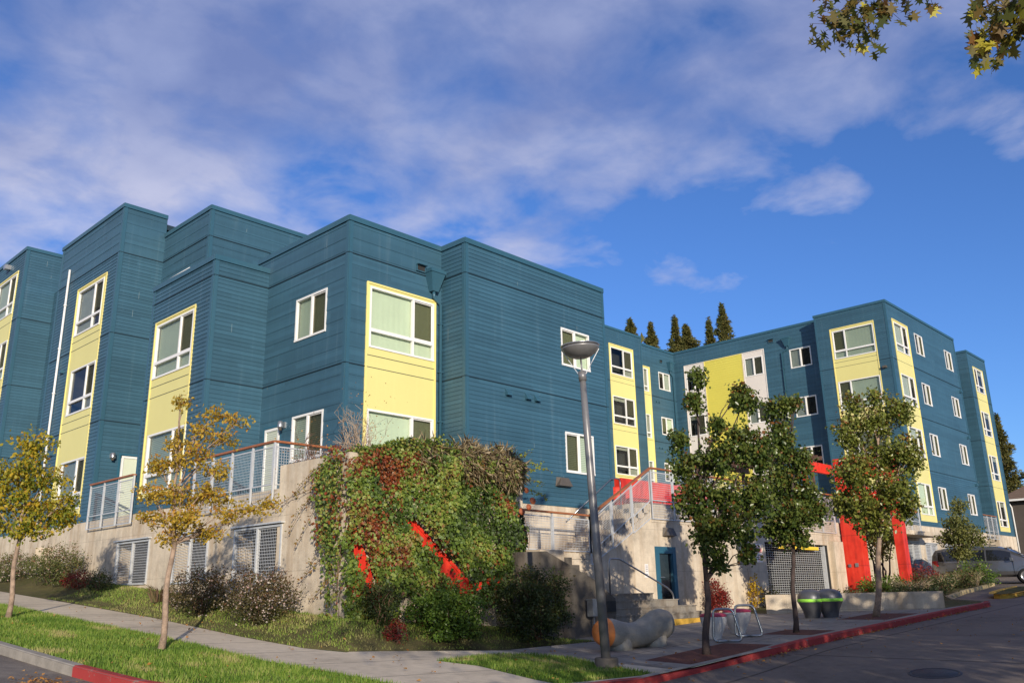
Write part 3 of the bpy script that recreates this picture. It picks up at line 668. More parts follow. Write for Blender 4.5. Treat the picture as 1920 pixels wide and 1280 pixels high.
m = MB(); m.quad((22.02, 24, Z0), (22.02, 34.5, Z0), (22.02, 34.5, 14.28), (22.02, 24, 14.28)); m.quad((22.0, 22.1, 10.6), (22.0, 25.5, 10.6), (22.0, 25.5, 11.3), (22.0, 22.1, 11.3)); m.quad((20, 22.1, 10.5), (22.02, 22.1, 10.5), (22.02, 22.1, 11.32), (20, 22.1, 11.32)); m.quad((12.5, 34.5, Z0), (22, 34.5, Z0), (22, 34.5, 14.9), (12.5, 34.5, 14.9)); m.build('wall', 'blue_siding', FB)
# ================================================================== CONCRETE PODIUM
PO = thing('concrete_podium', 'board marked tan concrete podium wall with mesh openings and garage gate under the teal building', 'podium', (10.75, 14.9, 1.0))
F = FX(10.75); gr = [(-26.1, -23.95, 2.03, 3.25), (-22.6, -20.65, 2.0, 3.25), (-19.42, -17.3, 1.75, 3.22)]
m = MB(); boards(m, F, -60, -17.55, .2, 4.0, gr, None, 0); boards(m, F, -17.55, -14.9, .2, 4.52, [], None, 0)
m.fbox(F, -32.5, -31.4, 1.0, 3.35, 0, .45); m.box(10.753, 11.0, 14.903, 17.55, 4.4, 4.518)
m.box(10.77, 15.95, 15.2, 60, 3.85, 3.995)
G = FY(14.9); boards(m, G, 10.75, 16.05, .2, 4.52, [], None, 0); m.box(11.0, 16.04, 14.903, 15.15, 4.3, 4.517)
m.quad((16.05, 14.9, .2), (16.05, 16.6, .2), (16.05, 16.6, 4.52), (16.05, 14.9, 4.52))
m.box(11.0, 16.04, 15.16, 16.9, 3.998, 4.3)
m.build('podium_wall', 'concrete_wall', PO)
def grille(root, F, u0, u1, z0, z1, lou=False, nm='mesh_screen', npost=1, hood=True, pitch=.07):
    b = MB(); P = F.P; D = -.5
    b.quad(P(u0, z0, D), P(u1, z0, D), P(u1, z1, D), P(u0, z1, D), 1)
    b.quad(P(u0, z0, 0), P(u0, z0, D), P(u0, z1, D), P(u0, z1, 0), 0); b.quad(P(u1, z0, 0), P(u1, z0, D), P(u1, z1, D), P(u1, z1, 0), 0)
    b.quad(P(u0, z0, 0), P(u1, z0, 0), P(u1, z0, D), P(u0, z0, D), 0); b.quad(P(u0, z1, 0), P(u1, z1, 0), P(u1, z1, D), P(u0, z1, D), 0)
    b.build('opening_recess', ['concrete_wall', 'room_dark'], root)
    m = MB(); w = .05
    m.fbox(F, u0+.02, u1-.02, z1-w-.02, z1-.02, -.06, .03); m.fbox(F, u0+.02, u1-.02, z0+.0, z0+w, -.06, .05)
    for k in range(npost+2):
        u = u0+.02+(u1-u0-.04-w)*k/(npost+1); m.fbox(F, u, u+w, z0+w, z1-w-.02, -.06, .03)
    if hood: m.fbox(F, u0-.06, u1+.06, z1, z1+.035, 0, .10)
    gg = m.build(nm, 'galvanized', root)
    s = MB()
    if lou:
        z = z0+.06
        while z < z1-.1: s.quad(P(u0+.04, z, .0), P(u1-.04, z, .0), P(u1-.04, z+.07, -.07), P(u0+.04, z+.07, -.07)); z += .075
    else:
        for u in np.arange(u0+.04, u1-.04, pitch): s.quad(P(u, z0, -.01), P(u+.013, z0, -.01), P(u+.013, z1, -.01), P(u, z1, -.01))
        for z in np.arange(z0+.04, z1-.04, pitch): s.quad(P(u0, z, -.013), P(u1, z, -.013), P(u1, z+.012, -.013), P(u0, z+.012, -.013))
    s.build('screen_wires', 'galvanized', gg); return gg
for g in gr: grille(PO, F, *g)
# right podium wall in plane y = 15.4, with the stair slope, door and gate
F = FY(15.4)
dz = (22.42, 23.48, 1.12, 2.88); gz = (29.3, 34.45, 1.2, 3.2)
m = MB(); boards(m, F, 22.3, 36.2, .3, 4.12, [dz, gz], None, 0)
m.slab(F, [(16.05, .3), (22.3, .3), (22.3, 3.9), (19.25, 2.45), (16.05, 2.45)], -.2, 0)
m.fbox(F, 34.62, 35.5, .3, 3.35, 0, .22); m.fbox(F, 22.3, 36.2, 3.60, 3.66, 0, .02)
m.box(22.2, 48.4, 15.42, 31.3, 3.95, 4.15)
m.quad((36.2, 15.4, .3), (36.2, 16.6, .3), (36.2, 16.6, 4.1), (36.2, 15.4, 4.1))
m.quad((16.04, 16.57, .3), (22.6, 16.57, .3), (22.6, 16.57, 4.0), (16.04, 16.57, 4.0))
m.build('podium_wall', 'concrete_wall', PO)
m = MB(); m.fbox(F, dz[0]-.02, dz[0]+.16, dz[2]-.1, dz[3]+.0, -.1, .03); m.fbox(F, dz[1]-.16, dz[1]+.02, dz[2]-.1, dz[3], -.1, .03); m.fbox(F, dz[0]+.16, dz[1]-.16, dz[3]-.2, dz[3], -.1, .03)
dr = m.build('door', 'blue_door', PO)
g = MB(); g.quad(F.P(dz[0]+.2, dz[2], -.06), F.P(dz[1]-.2, dz[2], -.06), F.P(dz[1]-.2, dz[3]-.22, -.06), F.P(dz[0]+.2, dz[3]-.22, -.06)); g.build('door_glass', 'car_glass', dr)
g = MB(); g.fbox(F, dz[0]+.16, dz[0]+.23, dz[2], dz[3]-.2, -.08, .0); g.fbox(F, dz[1]-.20, dz[1]-.16, dz[2], dz[3]-.2, -.08, .0); g.build('door_stile', 'blue_trim', dr)
g = MB(); g.bar(F.P(dz[0]+.12, 1.98, .07), F.P(dz[0]+.34, 1.98, .07), .02); g.bar(F.P(dz[0]+.15, 1.98, 0), F.P(dz[0]+.15, 1.98, .07), .02); g.build('door_handle', 'alloy', dr)
wallpack(PO, F, 23.15, 3.32, .95)
# rolling grille gate
m = MB()
for u in np.arange(gz[0]+.05, gz[1], .17): m.quad(F.P(u, gz[2], -.2), F.P(u+.02, gz[2], -.2), F.P(u+.02, gz[3], -.2), F.P(u, gz[3], -.2))
for z in np.arange(gz[2]+.03, gz[3], .082): m.quad(F.P(gz[0], z, -.19), F.P(gz[1], z, -.19), F.P(gz[1], z+.016, -.185), F.P(gz[0], z+.016, -.185))
m.fbox(F, gz[0], gz[0]+.1, gz[2], gz[3], -.25, -.1); m.fbox(F, gz[1]-.1, gz[1], gz[2], gz[3], -.25, -.1)
ga = m.build('garage_gate', 'galvanized', PO)
m = MB(); P = F.P; u0, u1, z0, z1 = gz
m.quad(P(u0, z0, -5), P(u1, z0, -5), P(u1, z1, -5), P(u0, z1, -5), 1); m.quad(P(u0, z0, 0), P(u0, z0, -5), P(u0, z1, -5), P(u0, z1, 0)); m.quad(P(u1, z0, 0), P(u1, z0, -5), P(u1, z1, -5), P(u1, z1, 0))
m.quad(P(u0, z1, 0), P(u1, z1, 0), P(u1, z1, -5), P(u0, z1, -5)); m.quad(P(u0, z0, 0), P(u1, z0, 0), P(u1, z0, -5), P(u0, z0, -5), 0)
m.build('garage_recess', ['room_dark', 'room_dark'], PO)  # near-black on every face, standing in for the unlit garage inside
# wing base wall
F = FY(16.6); lw = [(46.4, 48.35, 2.35, 3.75), (49.15, 50.95, 2.35, 3.72), (52.2, 54.0, 2.4, 3.72)]
m = MB(); boards(m, F, 36.2, 60.3, .6, 4.63, lw, None, 0); boards(m, FY(16.8), 63.5, 67.6, .8, 4.63, [], None, 0); m.quad((63.5, 16.8, .8), (63.5, 21, .8), (63.5, 21, 4.63), (63.5, 16.8, 4.63))
boards(m, FY(20.), 60.3, 63.5, .8, 4.63, [], None, 0); m.fbox(F, 36.2, 60.3, 3.95, 4.0, 0, .02)
m.box(36.2, 67.6, 16.85, 21, 4.5, 4.62)
m.build('podium_wall', 'concrete_wall', PO)
for g in lw: grille(PO, F, *g, lou=True, nm='louvre_screen')
wallpack(PO, FY(16.8), 65.2, 3.75, 1.2)

# signs on the podium wall
F = FY(15.4)
SG = thing('wall_sign', 'small white notice with faint print beside the blue door', 'sign', F.P(21.92, 2.2, 0))
m = MB(); m.fbox(F, 21.83, 22.0, 2.03, 2.36, .0, .012); m.fbox(F, 21.82, 22.01, 1.97, 2.1, .0, .016); m.build('sign_plate', 'sign_white', SG)
m = MB()
for z in (2.3, 2.25, 2.2, 2.15, 2.06, 2.02): m.fbox(F, 21.86, 21.97, z, z+.012, .016, .0185)
m.build('print_lines', 'galvanized_dark', SG)
SG = thing('wall_sign', 'tall white sign with red lettering bands left of the garage gate', 'sign', F.P(28.85, 2.8, 0))
m = MB(); m.fbox(F, 28.6, 29.02, 2.98, 3.12, 0, .012); m.fbox(F, 28.62, 29.02, 2.82, 2.97, 0, .012); m.fbox(F, 28.62, 29.04, 2.48, 2.80, 0, .012); m.build('sign_plate', 'sign_white', SG)
m = MB()
for z in (2.93, 2.88, 2.83): m.fbox(F, 28.63, 29.01, z, z+.033, .012, .0145)
m.fbox(F, 28.7, 28.95, 3.0, 3.02, .012, .0145); m.fbox(F, 28.72, 28.93, 2.66, 2.68, .012, .0145); m.fbox(F, 28.72, 28.98, 2.57, 2.59, .012, .0145)
m.build('red_print', 'sign_red', SG)
CB = thing('clearance_bar', 'yellow height clearance bar hanging across the garage gate', 'sign', F.P(31.8, 3.05, .12))
m = MB(); m.fbox(F, 30.15, 33.45, 2.98, 3.10, .06, .10); m.build('bar', 'yellow_bar', CB)
m = MB(); m.bar(F.P(30.4, 3.1, .08), F.P(30.4, 3.4, .02), .015); m.bar(F.P(33.2, 3.1, .08), F.P(33.2, 3.4, .02), .015); m.build('hanger', 'galvanized', CB)
fc = bpy.data.curves.new('clearance_text', 'FONT'); fc.body = 'CLEARANCE'; fc.size = .13; fc.extrude = .002
to = bpy.data.objects.new('lettering', fc); COL.objects.link(to); bpy.context.view_layer.update()
me = bpy.data.meshes.new_from_object(to); bpy.data.objects.remove(to)
to = bpy.data.objects.new('lettering', me); COL.objects.link(to); me.materials.clear(); me.materials.append(MATS['black_ink']); to.parent = CB
to.rotation_euler = (R(90), 0, 0); to.location = (30.25-31.8, -.103+.12, 2.995-3.05)

# ================================================================== REAR WING
RW = thing('apartment_building', 'teal four storey wing at the back with yellow and white strips behind the courtyard', 'building', (48.57, 16.65, 4.6))
W0, WS = 4.62, [7.8, 10.85, 13.83]; WT = 17.23
FL = [4.70, 7.78, 10.80, 13.85]
cov = [('curtain', .3, .9), ('curtain', .2, 1.), ('room_dark', 0., 0.), ('blind_pale', 1., 1.)]
F = FY(30.57); pz = (40.95, 43.45, 4.7, 16.15); h = [(41.1, 43.3, f+.42, f+2.12) for f in FL]
facade(RW, F, 38.0, 44.42, [(W0-.5, WT, NARROW)], [pz], WS, False, True)
panel(RW, F, *pz, h, [z for z in WS]+[z+.3 for z in WS])
for i, q in enumerate(h): window(RW, F, *q, mull=.6, rail=.29, cover=[('curtain', 0, 1.), ('curtain', .12, 1.), ('curtain', .15, .6), ('curtain', 0., 1.)][i])
m = MB(); m.quad((44.42, 30.57, 4), (44.42, 31.5, 4), (44.42, 31.5, WT), (44.42, 30.57, WT)); m.build('wall', 'blue_siding', RW)
F = FY(31.4); pz = (45.55, 46.4, 4.7, 15.7); h = [(45.64, 46.18, f+.18, f+1.72) for f in FL]; h2 = [(47.4, 48.72, f+.56, f+1.75) for f in FL]
facade(RW, F, 44.42, 49.4, [(W0-.5, WT, .25)], [pz]+h2, WS, False, False)
panel(RW, F, *pz, h, WS)
for q in h: window(RW, F, *q, mull=.9, rail=.22, cover=('curtain', 1., 1.))
for i, q in enumerate(h2): window(RW, F, *q, mull=.45, cover=('blind_grey', .25, 1.) if i > 2 else ('blind_pale', .8, 1.))
leader(RW, F, 48.75, 16.45, 4.4, .3); scupper(RW, F, 47.75, 16.35, .9)
for z in (13.45, 10.4):
    m = MB(); m.fbox(F, 46.9, 47.0, z, z+.08, 0, .1); m.fbox(F, 47.2, 47.3, z, z+.08, 0, .1); m.build('vent_hood', 'blue_metal', RW)
# x = 49.4 wall
K = 49.4/48.9
F = FX(49.4)
def ky(y): return -y*K
pA = (ky(30.32), ky(28.78), 4.7, 16.15); pY = (ky(28.78), ky(25.97), 4.7, 16.15); pB = (ky(25.97), ky(24.45), 4.7, 16.15)
hA = [(ky(30.2), ky(29.0), f+.5, f+1.9) for f in FL]; hB = [(ky(25.86), ky(24.6), f+.7, f+1.93) for f in FL]; hC = [(ky(22.78), ky(21.42), f+.68, f+1.88) for f in FL]
facade(RW, F, -31.4, -20.87, [(W0-.5, 17.25, .25)], [(pA[0], pB[1], 4.7, 16.15)]+hC, [], False, False)
panel(RW, F, *pA, hA, [], 'white_panel'); panel(RW, F, *pB, hB, [], 'white_panel'); panel(RW, F, *pY, [], [10.85, 7.8], 'yellow_siding', NARROW*1.3)
for i in range(4):
    window(RW, F, *hA[i], mull=.5, cover=('curtain', .2, .9)); window(RW, F, *hB[i], mull=.5, cover=('blind_grey', 1., 1.)); window(RW, F, *hC[i], mull=.5, cover=('blind_grey', 1., .0))
leader(RW, F, -23.1, 16.55, 4.4, -.4, .95); scupper(RW, F, -24.15, 16.55, 1.2)
solid(RW, 38, 60.3, 31.45, 36, 16.8, 17.0); solid(RW, 49.45, 60.3, 17, 36, 16.8, 17.0); solid(RW, 48.62, 49.5, 16.7, 20.8, 16.8, 17.0)
# tower face x=48.57 and wing side y=16.65
F = FX(48.57); pz = (-20.0, -17.4, 4.7, 16.16); h = [(-19.88, -17.47, f+.48, f+2.18) for f in FL]
facade(RW, F, -20.87, -16.65, [(W0, WT, NARROW)], [pz], WS, True, True)
panel(RW, F, *pz, h, WS+[z+.3 for z in WS])
for i, q in enumerate(h): window(RW, F, *q, mull=.30, rail=.27, cover=('blind_pale', 1., 1.) if i > 1 else ('curtain', .4, 1.))
m = MB(); m.quad((48.57, 20.87, 4.6), (49.45, 20.87, 4.6), (49.45, 20.87, WT), (48.57, 20.87, WT)); m.build('wall', 'blue_siding', RW)
for z in (13.3,):
    m = MB(); m.fbox(F, -17.2, -17.0, z, z+.12, 0, .2); m.build('vent_hood', 'bronze', RW)
F = FY(16.65); pz = (49.3, 51.72, 4.9, 16.26); h = [(49.5, 51.5, f+.55, f+2.28) for f in FL]; ha = [(52.75, 54.05, f+.97, f+2.26) for f in FL]; hb = [(57.97, 59.27, f+.93, f+2.2) for f in FL]
facade(RW, F, 48.57, 60.3, [(W0, 7.8, NARROW), (7.8, WT, None)], [pz]+ha+hb, WS, True, True)
panel(RW, F, *pz, h, WS)
for i, q in enumerate(h): window(RW, F, *q, mull=.63, rail=.27, cover=('blind_grey', 1., .3) if i else ('blind_pale', 1., 1.))
for q in ha: window(RW, F, *q, mull=.5, cover=('blind_pale', .0, 1.))
for q in hb: window(RW, F, *q, mull=.5, cover=('blind_pale', .0, 1.))
for z in (13.5, 10.5, 7.5):
    m = MB(); m.fbox(F, 59.75, 59.95, z, z+.14, 0, .16); m.build('vent_hood', 'blue_metal', RW)
m = MB(); m.quad((60.3, 16.65, .8), (60.3, 22, .8), (60.3, 22, WT), (60.3, 16.65, WT)); boards(m, FY(20.), 60.3, 63.5, 4.6, 16.6, [], .25, .01); m.build('wall', 'blue_siding', RW)
F = FY(16.85); pz = (64.45, 66.62, 4.9, 16.1); h = [(64.6, 66.45, f+.5, f+2.2) for f in FL]
facade(RW, F, 63.5, 67.6, [(W0, 17.1, None)], [pz], WS, True, True)
panel(RW, F, *pz, h, WS)
for q in h: window(RW, F, *q, mull=.35, rail=.27, cover=('curtain', .9, .2))
F = FX(63.5); facade(RW, F, -20, -16.85, [(W0, 17.1, NARROW)], [], WS, False, False); sconce(RW, F, -17.6, 6.5); solid(RW, 63.55, 67.6, 16.9, 22, 16.7, 16.9)
m = MB(); m.quad((67.6, 16.85, .8), (67.6, 24, .8), (67.6, 24, 17.1), (67.6, 16.85, 17.1)); m.build('wall', 'blue_siding', RW)

# ================================================================== RAILINGS
def mesh_fill(s, A, B, z0a, z1a, z0b, z1b, pitch=.062):
    A = Vector(A); B = Vector(B); L = (B-A).length; n = max(1, int(L/pitch)); t = (B-A)/L; wv = t*.011
    for i in range(1, n):
        f = i/n; p = A+(B-A)*f; zb = z0a+(z0b-z0a)*f; zt = z1a+(z1b-z1a)*f
        s.quad((p.x, p.y, zb), (p.x+wv.x, p.y+wv.y, zb), (p.x+wv.x, p.y+wv.y, zt), (p.x, p.y, zt))
    k = int((z1a-z0a)/pitch)
    for i in range(1, k):
        f = i/k; za = z0a+(z1a-z0a)*f; zb = z0b+(z1b-z0b)*f
        s.quad((A.x, A.y, za), (B.x, B.y, zb), (B.x, B.y, zb+.010), (A.x, A.y, za+.010))
def railing(label, runs, zfoot=.0, group=None, wood=True, name='railing', fac=0.):
    """runs: ((x,y,ztop,zbot),(x,y,ztop,zbot),nposts)"""
    a = runs[0][0]; T = thing(name, label, 'railing', (a[0], a[1], a[3]), group)
    W = MB()
    for ri, (a, b, n) in enumerate(runs):
        A = Vector(a[:2]); B = Vector(b[:2])
        if wood: W.bar((a[0], a[1], a[2]+.02), (b[0], b[1], b[2]+.02), .11, .045)
        for k in range(1 if ri else 0, n):
            p = MB(); f = k/(n-1); q = A+(B-A)*f; zt = a[2]+(b[2]-a[2])*f; zb = a[3]+(b[3]-a[3])*f
            p.box(q.x-.022, q.x+.022, q.y-.022, q.y+.022, zb, zt); p.build('post', 'galvanized', T)
        fr = MB(); e = .10
        for k in range(n-1):
            f0 = k/(n-1); f1 = (k+1)/(n-1); t = (B-A).normalized()*.05
            p = A+(B-A)*f0+t; q = A+(B-A)*f1-t
            zt0 = a[2]+(b[2]-a[2])*f0-e; zt1 = a[2]+(b[2]-a[2])*f1-e; zm0 = zt0-.86; zm1 = zt1-.86
            fr.bar((p.x, p.y, zt0), (q.x, q.y, zt1), .03); fr.bar((p.x, p.y, zm0), (q.x, q.y, zm1), .03)
            fr.bar((p.x, p.y, zm0), (p.x, p.y, zt0), .025); fr.bar((q.x, q.y, zm1), (q.x, q.y, zt1), .025)
            zb0 = a[3]+(b[3]-a[3])*f0; zb1 = a[3]+(b[3]-a[3])*f1
            if fac: fr.bar((p.x, p.y, zb0+.02), (q.x, q.y, zb1+.02), .03)
        fr.build('rail_frame', 'galvanized', T)
        s = MB()
        for k in range(n-1):
            f0 = k/(n-1); f1 = (k+1)/(n-1); t = (B-A).normalized()*.05
            p = A+(B-A)*f0+t; q = A+(B-A)*f1-t
            zt0 = a[2]+(b[2]-a[2])*f0-e; zt1 = a[2]+(b[2]-a[2])*f1-e
            mesh_fill(s, p, q, zt0-.86, zt0, zt1-.86, zt1)
            if fac: mesh_fill(s, p, q, a[3]+(b[3]-a[3])*f0+.03, zt0-.88, a[3]+(b[3]-a[3])*f1+.03, zt1-.88, .075)
        s.build('wire_mesh', 'galvanized', T)
    if wood: W.build('handrail', 'rail_wood', T)
    return T
G = 'galvanised mesh railings with wooden handrails'
railing('small mesh balcony railing with wood cap beside the left door', [((10.62, 28.2, 5.08, 3.72), (10.62, 25.1, 5.08, 3.72), 4)], fac=1)
railing('terrace mesh railing with wood cap left of the ivy wall', [((10.62, 21.45, 5.06, 3.68), (10.62, 17.62, 5.06, 3.68), 5), ((10.62, 17.62, 5.06, 3.68), (12.4, 17.62, 5.06, 4.5), 3)], fac=1)
railing('mesh railing on the stair landing right of the ivy wall', [((16.1, 15.38, 3.65, 2.62), (19.3, 15.38, 3.62, 2.62), 3)])
railing('sloping mesh railing climbing the upper stair flight', [((19.3, 15.38, 3.62, 2.30), (22.35, 15.38, 5.2, 3.70), 4)], fac=1)
railing('long mesh railing along the courtyard deck edge above the garage', [((22.35, 15.36, 5.22, 3.68), (35.4, 15.36, 5.22, 3.68), 12)], fac=1)
railing('short mesh railing on the wing corner behind the red portal', [((46.2, 16.5, 5.75, 4.3), (48.6, 16.5, 5.75, 4.3), 3)], fac=1)
railing('narrow balcony railing in the gap of the far wing', [((60.4, 16.7, 5.75, 4.3), (63.3, 16.7, 5.75, 4.3), 4)], fac=1)

# ================================================================== STAIRS
ST = thing('staircase', 'concrete stairs with two flights climbing from the plaza to the deck', 'stairs', (20, 15, .7))
m = MB(); F = FY(14.2)
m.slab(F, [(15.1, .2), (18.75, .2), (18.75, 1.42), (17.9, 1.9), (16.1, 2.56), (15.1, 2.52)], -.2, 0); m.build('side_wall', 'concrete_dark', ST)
m = MB(); m.box(16.1, 17.0, 14.41, 15.39, 2.3, 2.615); m.box(16.1, 19.3, 15.41, 16.55, 2.46, 2.62); m.build('landing', 'concrete_wall', ST)
k = 6
for i in range(k):   # lower flight (behind the side wall)
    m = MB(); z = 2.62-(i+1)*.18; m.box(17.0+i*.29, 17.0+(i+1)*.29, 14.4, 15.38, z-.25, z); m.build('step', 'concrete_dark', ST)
for i, (xe, zt, yf) in enumerate(((20.75, 1.54, 14.42), (21.85, 1.36, 14.34), (22.65, 1.18, 14.26), (23.4, 1.0, 14.18))):
    m = MB(); m.box(18.70-.001*i, xe, yf, 15.39-.002*i, .3, zt-.03); m.box(18.7, xe+.02, yf-.02, 15.39-.002*i, zt-.03, zt-.001); m.build('step', 'concrete_step', ST)
m = MB(); m.box(18.7, 24.5, 14.02, 15.36, .3, .83); m.build('step', 'concrete_step', ST)
m = MB(); m.box(21.0, 24.55, 13.94, 14.019, .3, .835); m.build('painted_nosing', 'yellow_kerb', ST, 'yellow painted front edge of the lowest step')
for i in range(9):
    m = MB(); z = 2.62+(i+1)*.172; m.box(19.3+i*.33, 19.3+(i+1)*.33+.1, 15.45, 16.55, z-.3, z); m.build('step', 'concrete_wall', ST)
def arc_path(pts, r=.12, n=5):
    out = [Vector(pts[0])]
    for a, b, c in zip(pts, pts[1:], pts[2:]):
        a, b, c = Vector(a), Vector(b), Vector(c); p = b+(a-b).normalized()*r; q = b+(c-b).normalized()*r
        for k in range(n+1):
            t = k/n; out.append(p*(1-t)**2+b*2*t*(1-t)+q*t**2)
    out.append(Vector(pts[-1])); return out
m = MB(); m.tube(arc_path([(18.78, 14.38, 1.4), (18.78, 14.38, 2.43), (19.25, 14.38, 2.43), (21.45, 14.38, 1.66), (21.7, 14.38, 1.5), (21.7, 14.38, .8)]), .024, 8); m.build('handrail', 'steel_tube', ST)
m = MB(); m.tube(arc_path([(19.6, 16.44, 3.6), (21.85, 16.44, 5.0), (22.25, 16.44, 5.0), (22.25, 16.44, 4.2)]), .022, 8); m.build('handrail', 'steel_tube', ST)
o = MB(); o.box(18.3, 18.72, 14.17, 14.199, 1.1, 1.36); o = tag(o.build('vent_plate', 'room_dark'), 'dark vent plate on the stair wall behind the lamp post', 'vent')
UB = thing('utility_box', 'grey electrical box on a thin post by the dark shrub', 'box', (17.6, 14.0, height(17.6, 14.0)))
m = MB(); m.box(17.42, 17.72, 13.9, 14.08, 1.02, 1.42); m.box(17.40, 17.74, 13.89, 14.09, 1.40, 1.43); m.build('box', 'galvanized_dark', UB)
m = MB(); m.tube([(17.57, 14.0, .35), (17.57, 14.0, 1.04)], .025, 8); m.build('post', 'galvanized_dark', UB)

# ================================================================== RED PORTAL, DECK ITEMS
RP = thing('red_portal', 'tall bright red steel portal frame standing beside the garage gate', 'portal', (35.9, 14.2, 1.25))
def zb(x, y): return height(x, y)-.1
m = MB(); m.box(35.75, 36.35, 14.55, 15.30, zb(36, 15), 6.75); m.build('post', 'red_steel', RP)
m = MB(); m.box(35.80, 36.25, 12.88, 13.22, zb(36, 13), 6.85); m.build('post', 'red_steel', RP)
m = MB(); m.box(35.84, 36.2, 13.22, 14.55, 5.9, 6.8); m.build('header', 'red_steel', RP)
m = MB(); m.hexa([(35.82, 15.3, 5.5), (35.82, 13.25, 4.4), (36.2, 13.25, 4.4), (36.2, 15.3, 5.5), (35.82, 15.3, 6.2), (35.82, 13.25, 5.0), (36.2, 13.25, 5.0), (36.2, 15.3, 6.2)]); m.build('brace', 'red_steel', RP)
m = MB(); m.box(33.3, 35.75, 15.34, 15.5, 6.1, 6.5); m.build('side_beam', 'red_steel', RP)
m = MB(); m.box(33.3, 33.5, 15.42, 15.58, 4.2, 6.1); m.build('post', 'red_steel', RP)
m = MB(); m.box(35.7, 35.75, 14.75, 14.87, 2.35, 2.5); m.box(35.7, 35.75, 15.05, 15.15, 2.35, 2.47); m.build('call_box', 'galvanized_dark', RP)
PG = thing('pergola', 'dark brown slatted wooden pergola on the deck left of the red portal', 'pergola', (36, 18, 4.15))
for x, y in ((34.5, 17.5), (38.5, 17.5), (34.5, 21), (38.5, 21)):
    m = MB(); m.box(x-.07, x+.07, y-.07, y+.07, 4.15, 7.0); m.build('post', 'brown_wood', PG)
for y in (17.5, 21):
    m = MB(); m.box(34, 39, y-.05, y+.05, 7.0, 7.25); m.build('beam', 'brown_wood', PG)
for x in np.arange(34.1, 39, .45):
    m = MB(); m.box(x-.025, x+.025, 17.0, 21.5, 7.2, 7.38); m.build('slat', 'brown_wood', PG)
for i, (x0, x1, y0, zt, nm) in enumerate(((23.4, 24.0, 17.4, 4.95, 'small red planter drum at the head of the stairs'), (24.3, 29.6, 17.9, 5.35, 'long low red wall of the deck seating behind the railing'), (30.0, 32.2, 18.2, 5.3, 'short red seating block further along the deck'))):
    m = MB()
    if i == 0: m.lathe((x0+.3, y0+.3, 4.15), [(0, 0), (.3, 0), (.33, .75), (.28, .8), (.0, .78)], 20)
    else: m.box(x0, x1, y0, y0+.3, 4.62, zt); m.box(x0+.2, x0+.5, y0+.05, y0+.25, 4.15, 4.62, 0); m.box(x1-.5, x1-.2, y0+.05, y0+.25, 4.15, 4.62, 0); m.box(x0+.05, x1-.05, y0-.35, y0, 4.55, 4.65)
    tag(m.build('planter_drum' if i == 0 else 'deck_bench', 'red_steel'), nm, 'planter' if i == 0 else 'bench')

# planter wall in front of the garage
PW = MB(); a = Vector(WALL_A); b = Vector(WALL_B); t = (b-a).normalized(); n = Vector((-t.y, t.x))
def pwp(p, z): return (p.x, p.y, z)
n2 = n*.22 if n.x > 0 else -n*.22
PW.hexa([pwp(a, .6), pwp(b, .6), pwp(b+n2, .6), pwp(a+n2, .6), pwp(a, 1.40), pwp(b, 1.42), pwp(b+n2, 1.42), pwp(a+n2, 1.40)])
tag(PW.build('planter_wall', 'concrete_wall'), 'low angled concrete wall retaining the planting in front of the garage gate', 'wall')

# ================================================================== LAMP POST
LB = Vector((12.85, 10.0, base(12.85, 10.0))); top = Vector((12.60, 10.08, 5.93))
LP = thing('street_lamp', 'slim grey street lamp with an upturned dish head leaning slightly left', 'street lamp', tuple(LB))
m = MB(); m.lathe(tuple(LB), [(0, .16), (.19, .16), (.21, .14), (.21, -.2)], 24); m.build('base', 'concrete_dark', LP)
ax = (top-LB).normalized(); pt = LB+ax*((top-LB).length-.36)
m = MB(); m.tube([LB+ax*.1, LB+ax*2.2, LB+ax*4., pt], [.085, .078, .068, .058], 20); m.build('pole', 'lamp_metal', LP)
m = MB(); m.lathe(tuple(pt), [(.0, .08), (.075, .08), (.075, -.10), (.06, -.10)], 20, 0, tuple(ax)); m.build('collar', 'lamp_metal', LP)
dc = pt+ax*.52
m = MB(); rr = .37
m.lathe(tuple(dc), [(0, -.17), (.14, -.165), (.22, -.13), (.30, -.07), (rr-.01, 0), (rr, .03), (rr-.02, .045), (rr-.04, .02), (.29, -.04), (.2, -.1), (0, -.13)], 40, 0, tuple(ax)); m.build('dish', 'lamp_metal', LP)
m = MB(); m.lathe(tuple(dc), [(rr-.03, .05), (rr+.005, .055), (rr+.012, .075), (rr-.02, .085), (.2, .1), (0, .105)], 40, 0, tuple(ax)); m.build('lamp_cover', 'alloy', LP)
m = MB(); m.tube([pt, pt+ax*.36], .013, 8); m.build('stem', 'lamp_metal', LP)
vd = Vector((12.6, 10.1, 0)).normalized(); sd = Vector((vd.y, -vd.x, 0))
for s_ in (sd, -sd*.95+vd*.3, vd):
    m = MB(); q = dc+s_.normalized()*.36+ax*.0; m.bar(pt+s_.normalized()*.05, q, .035, .012); m.build('arm', 'galvanized', LP)

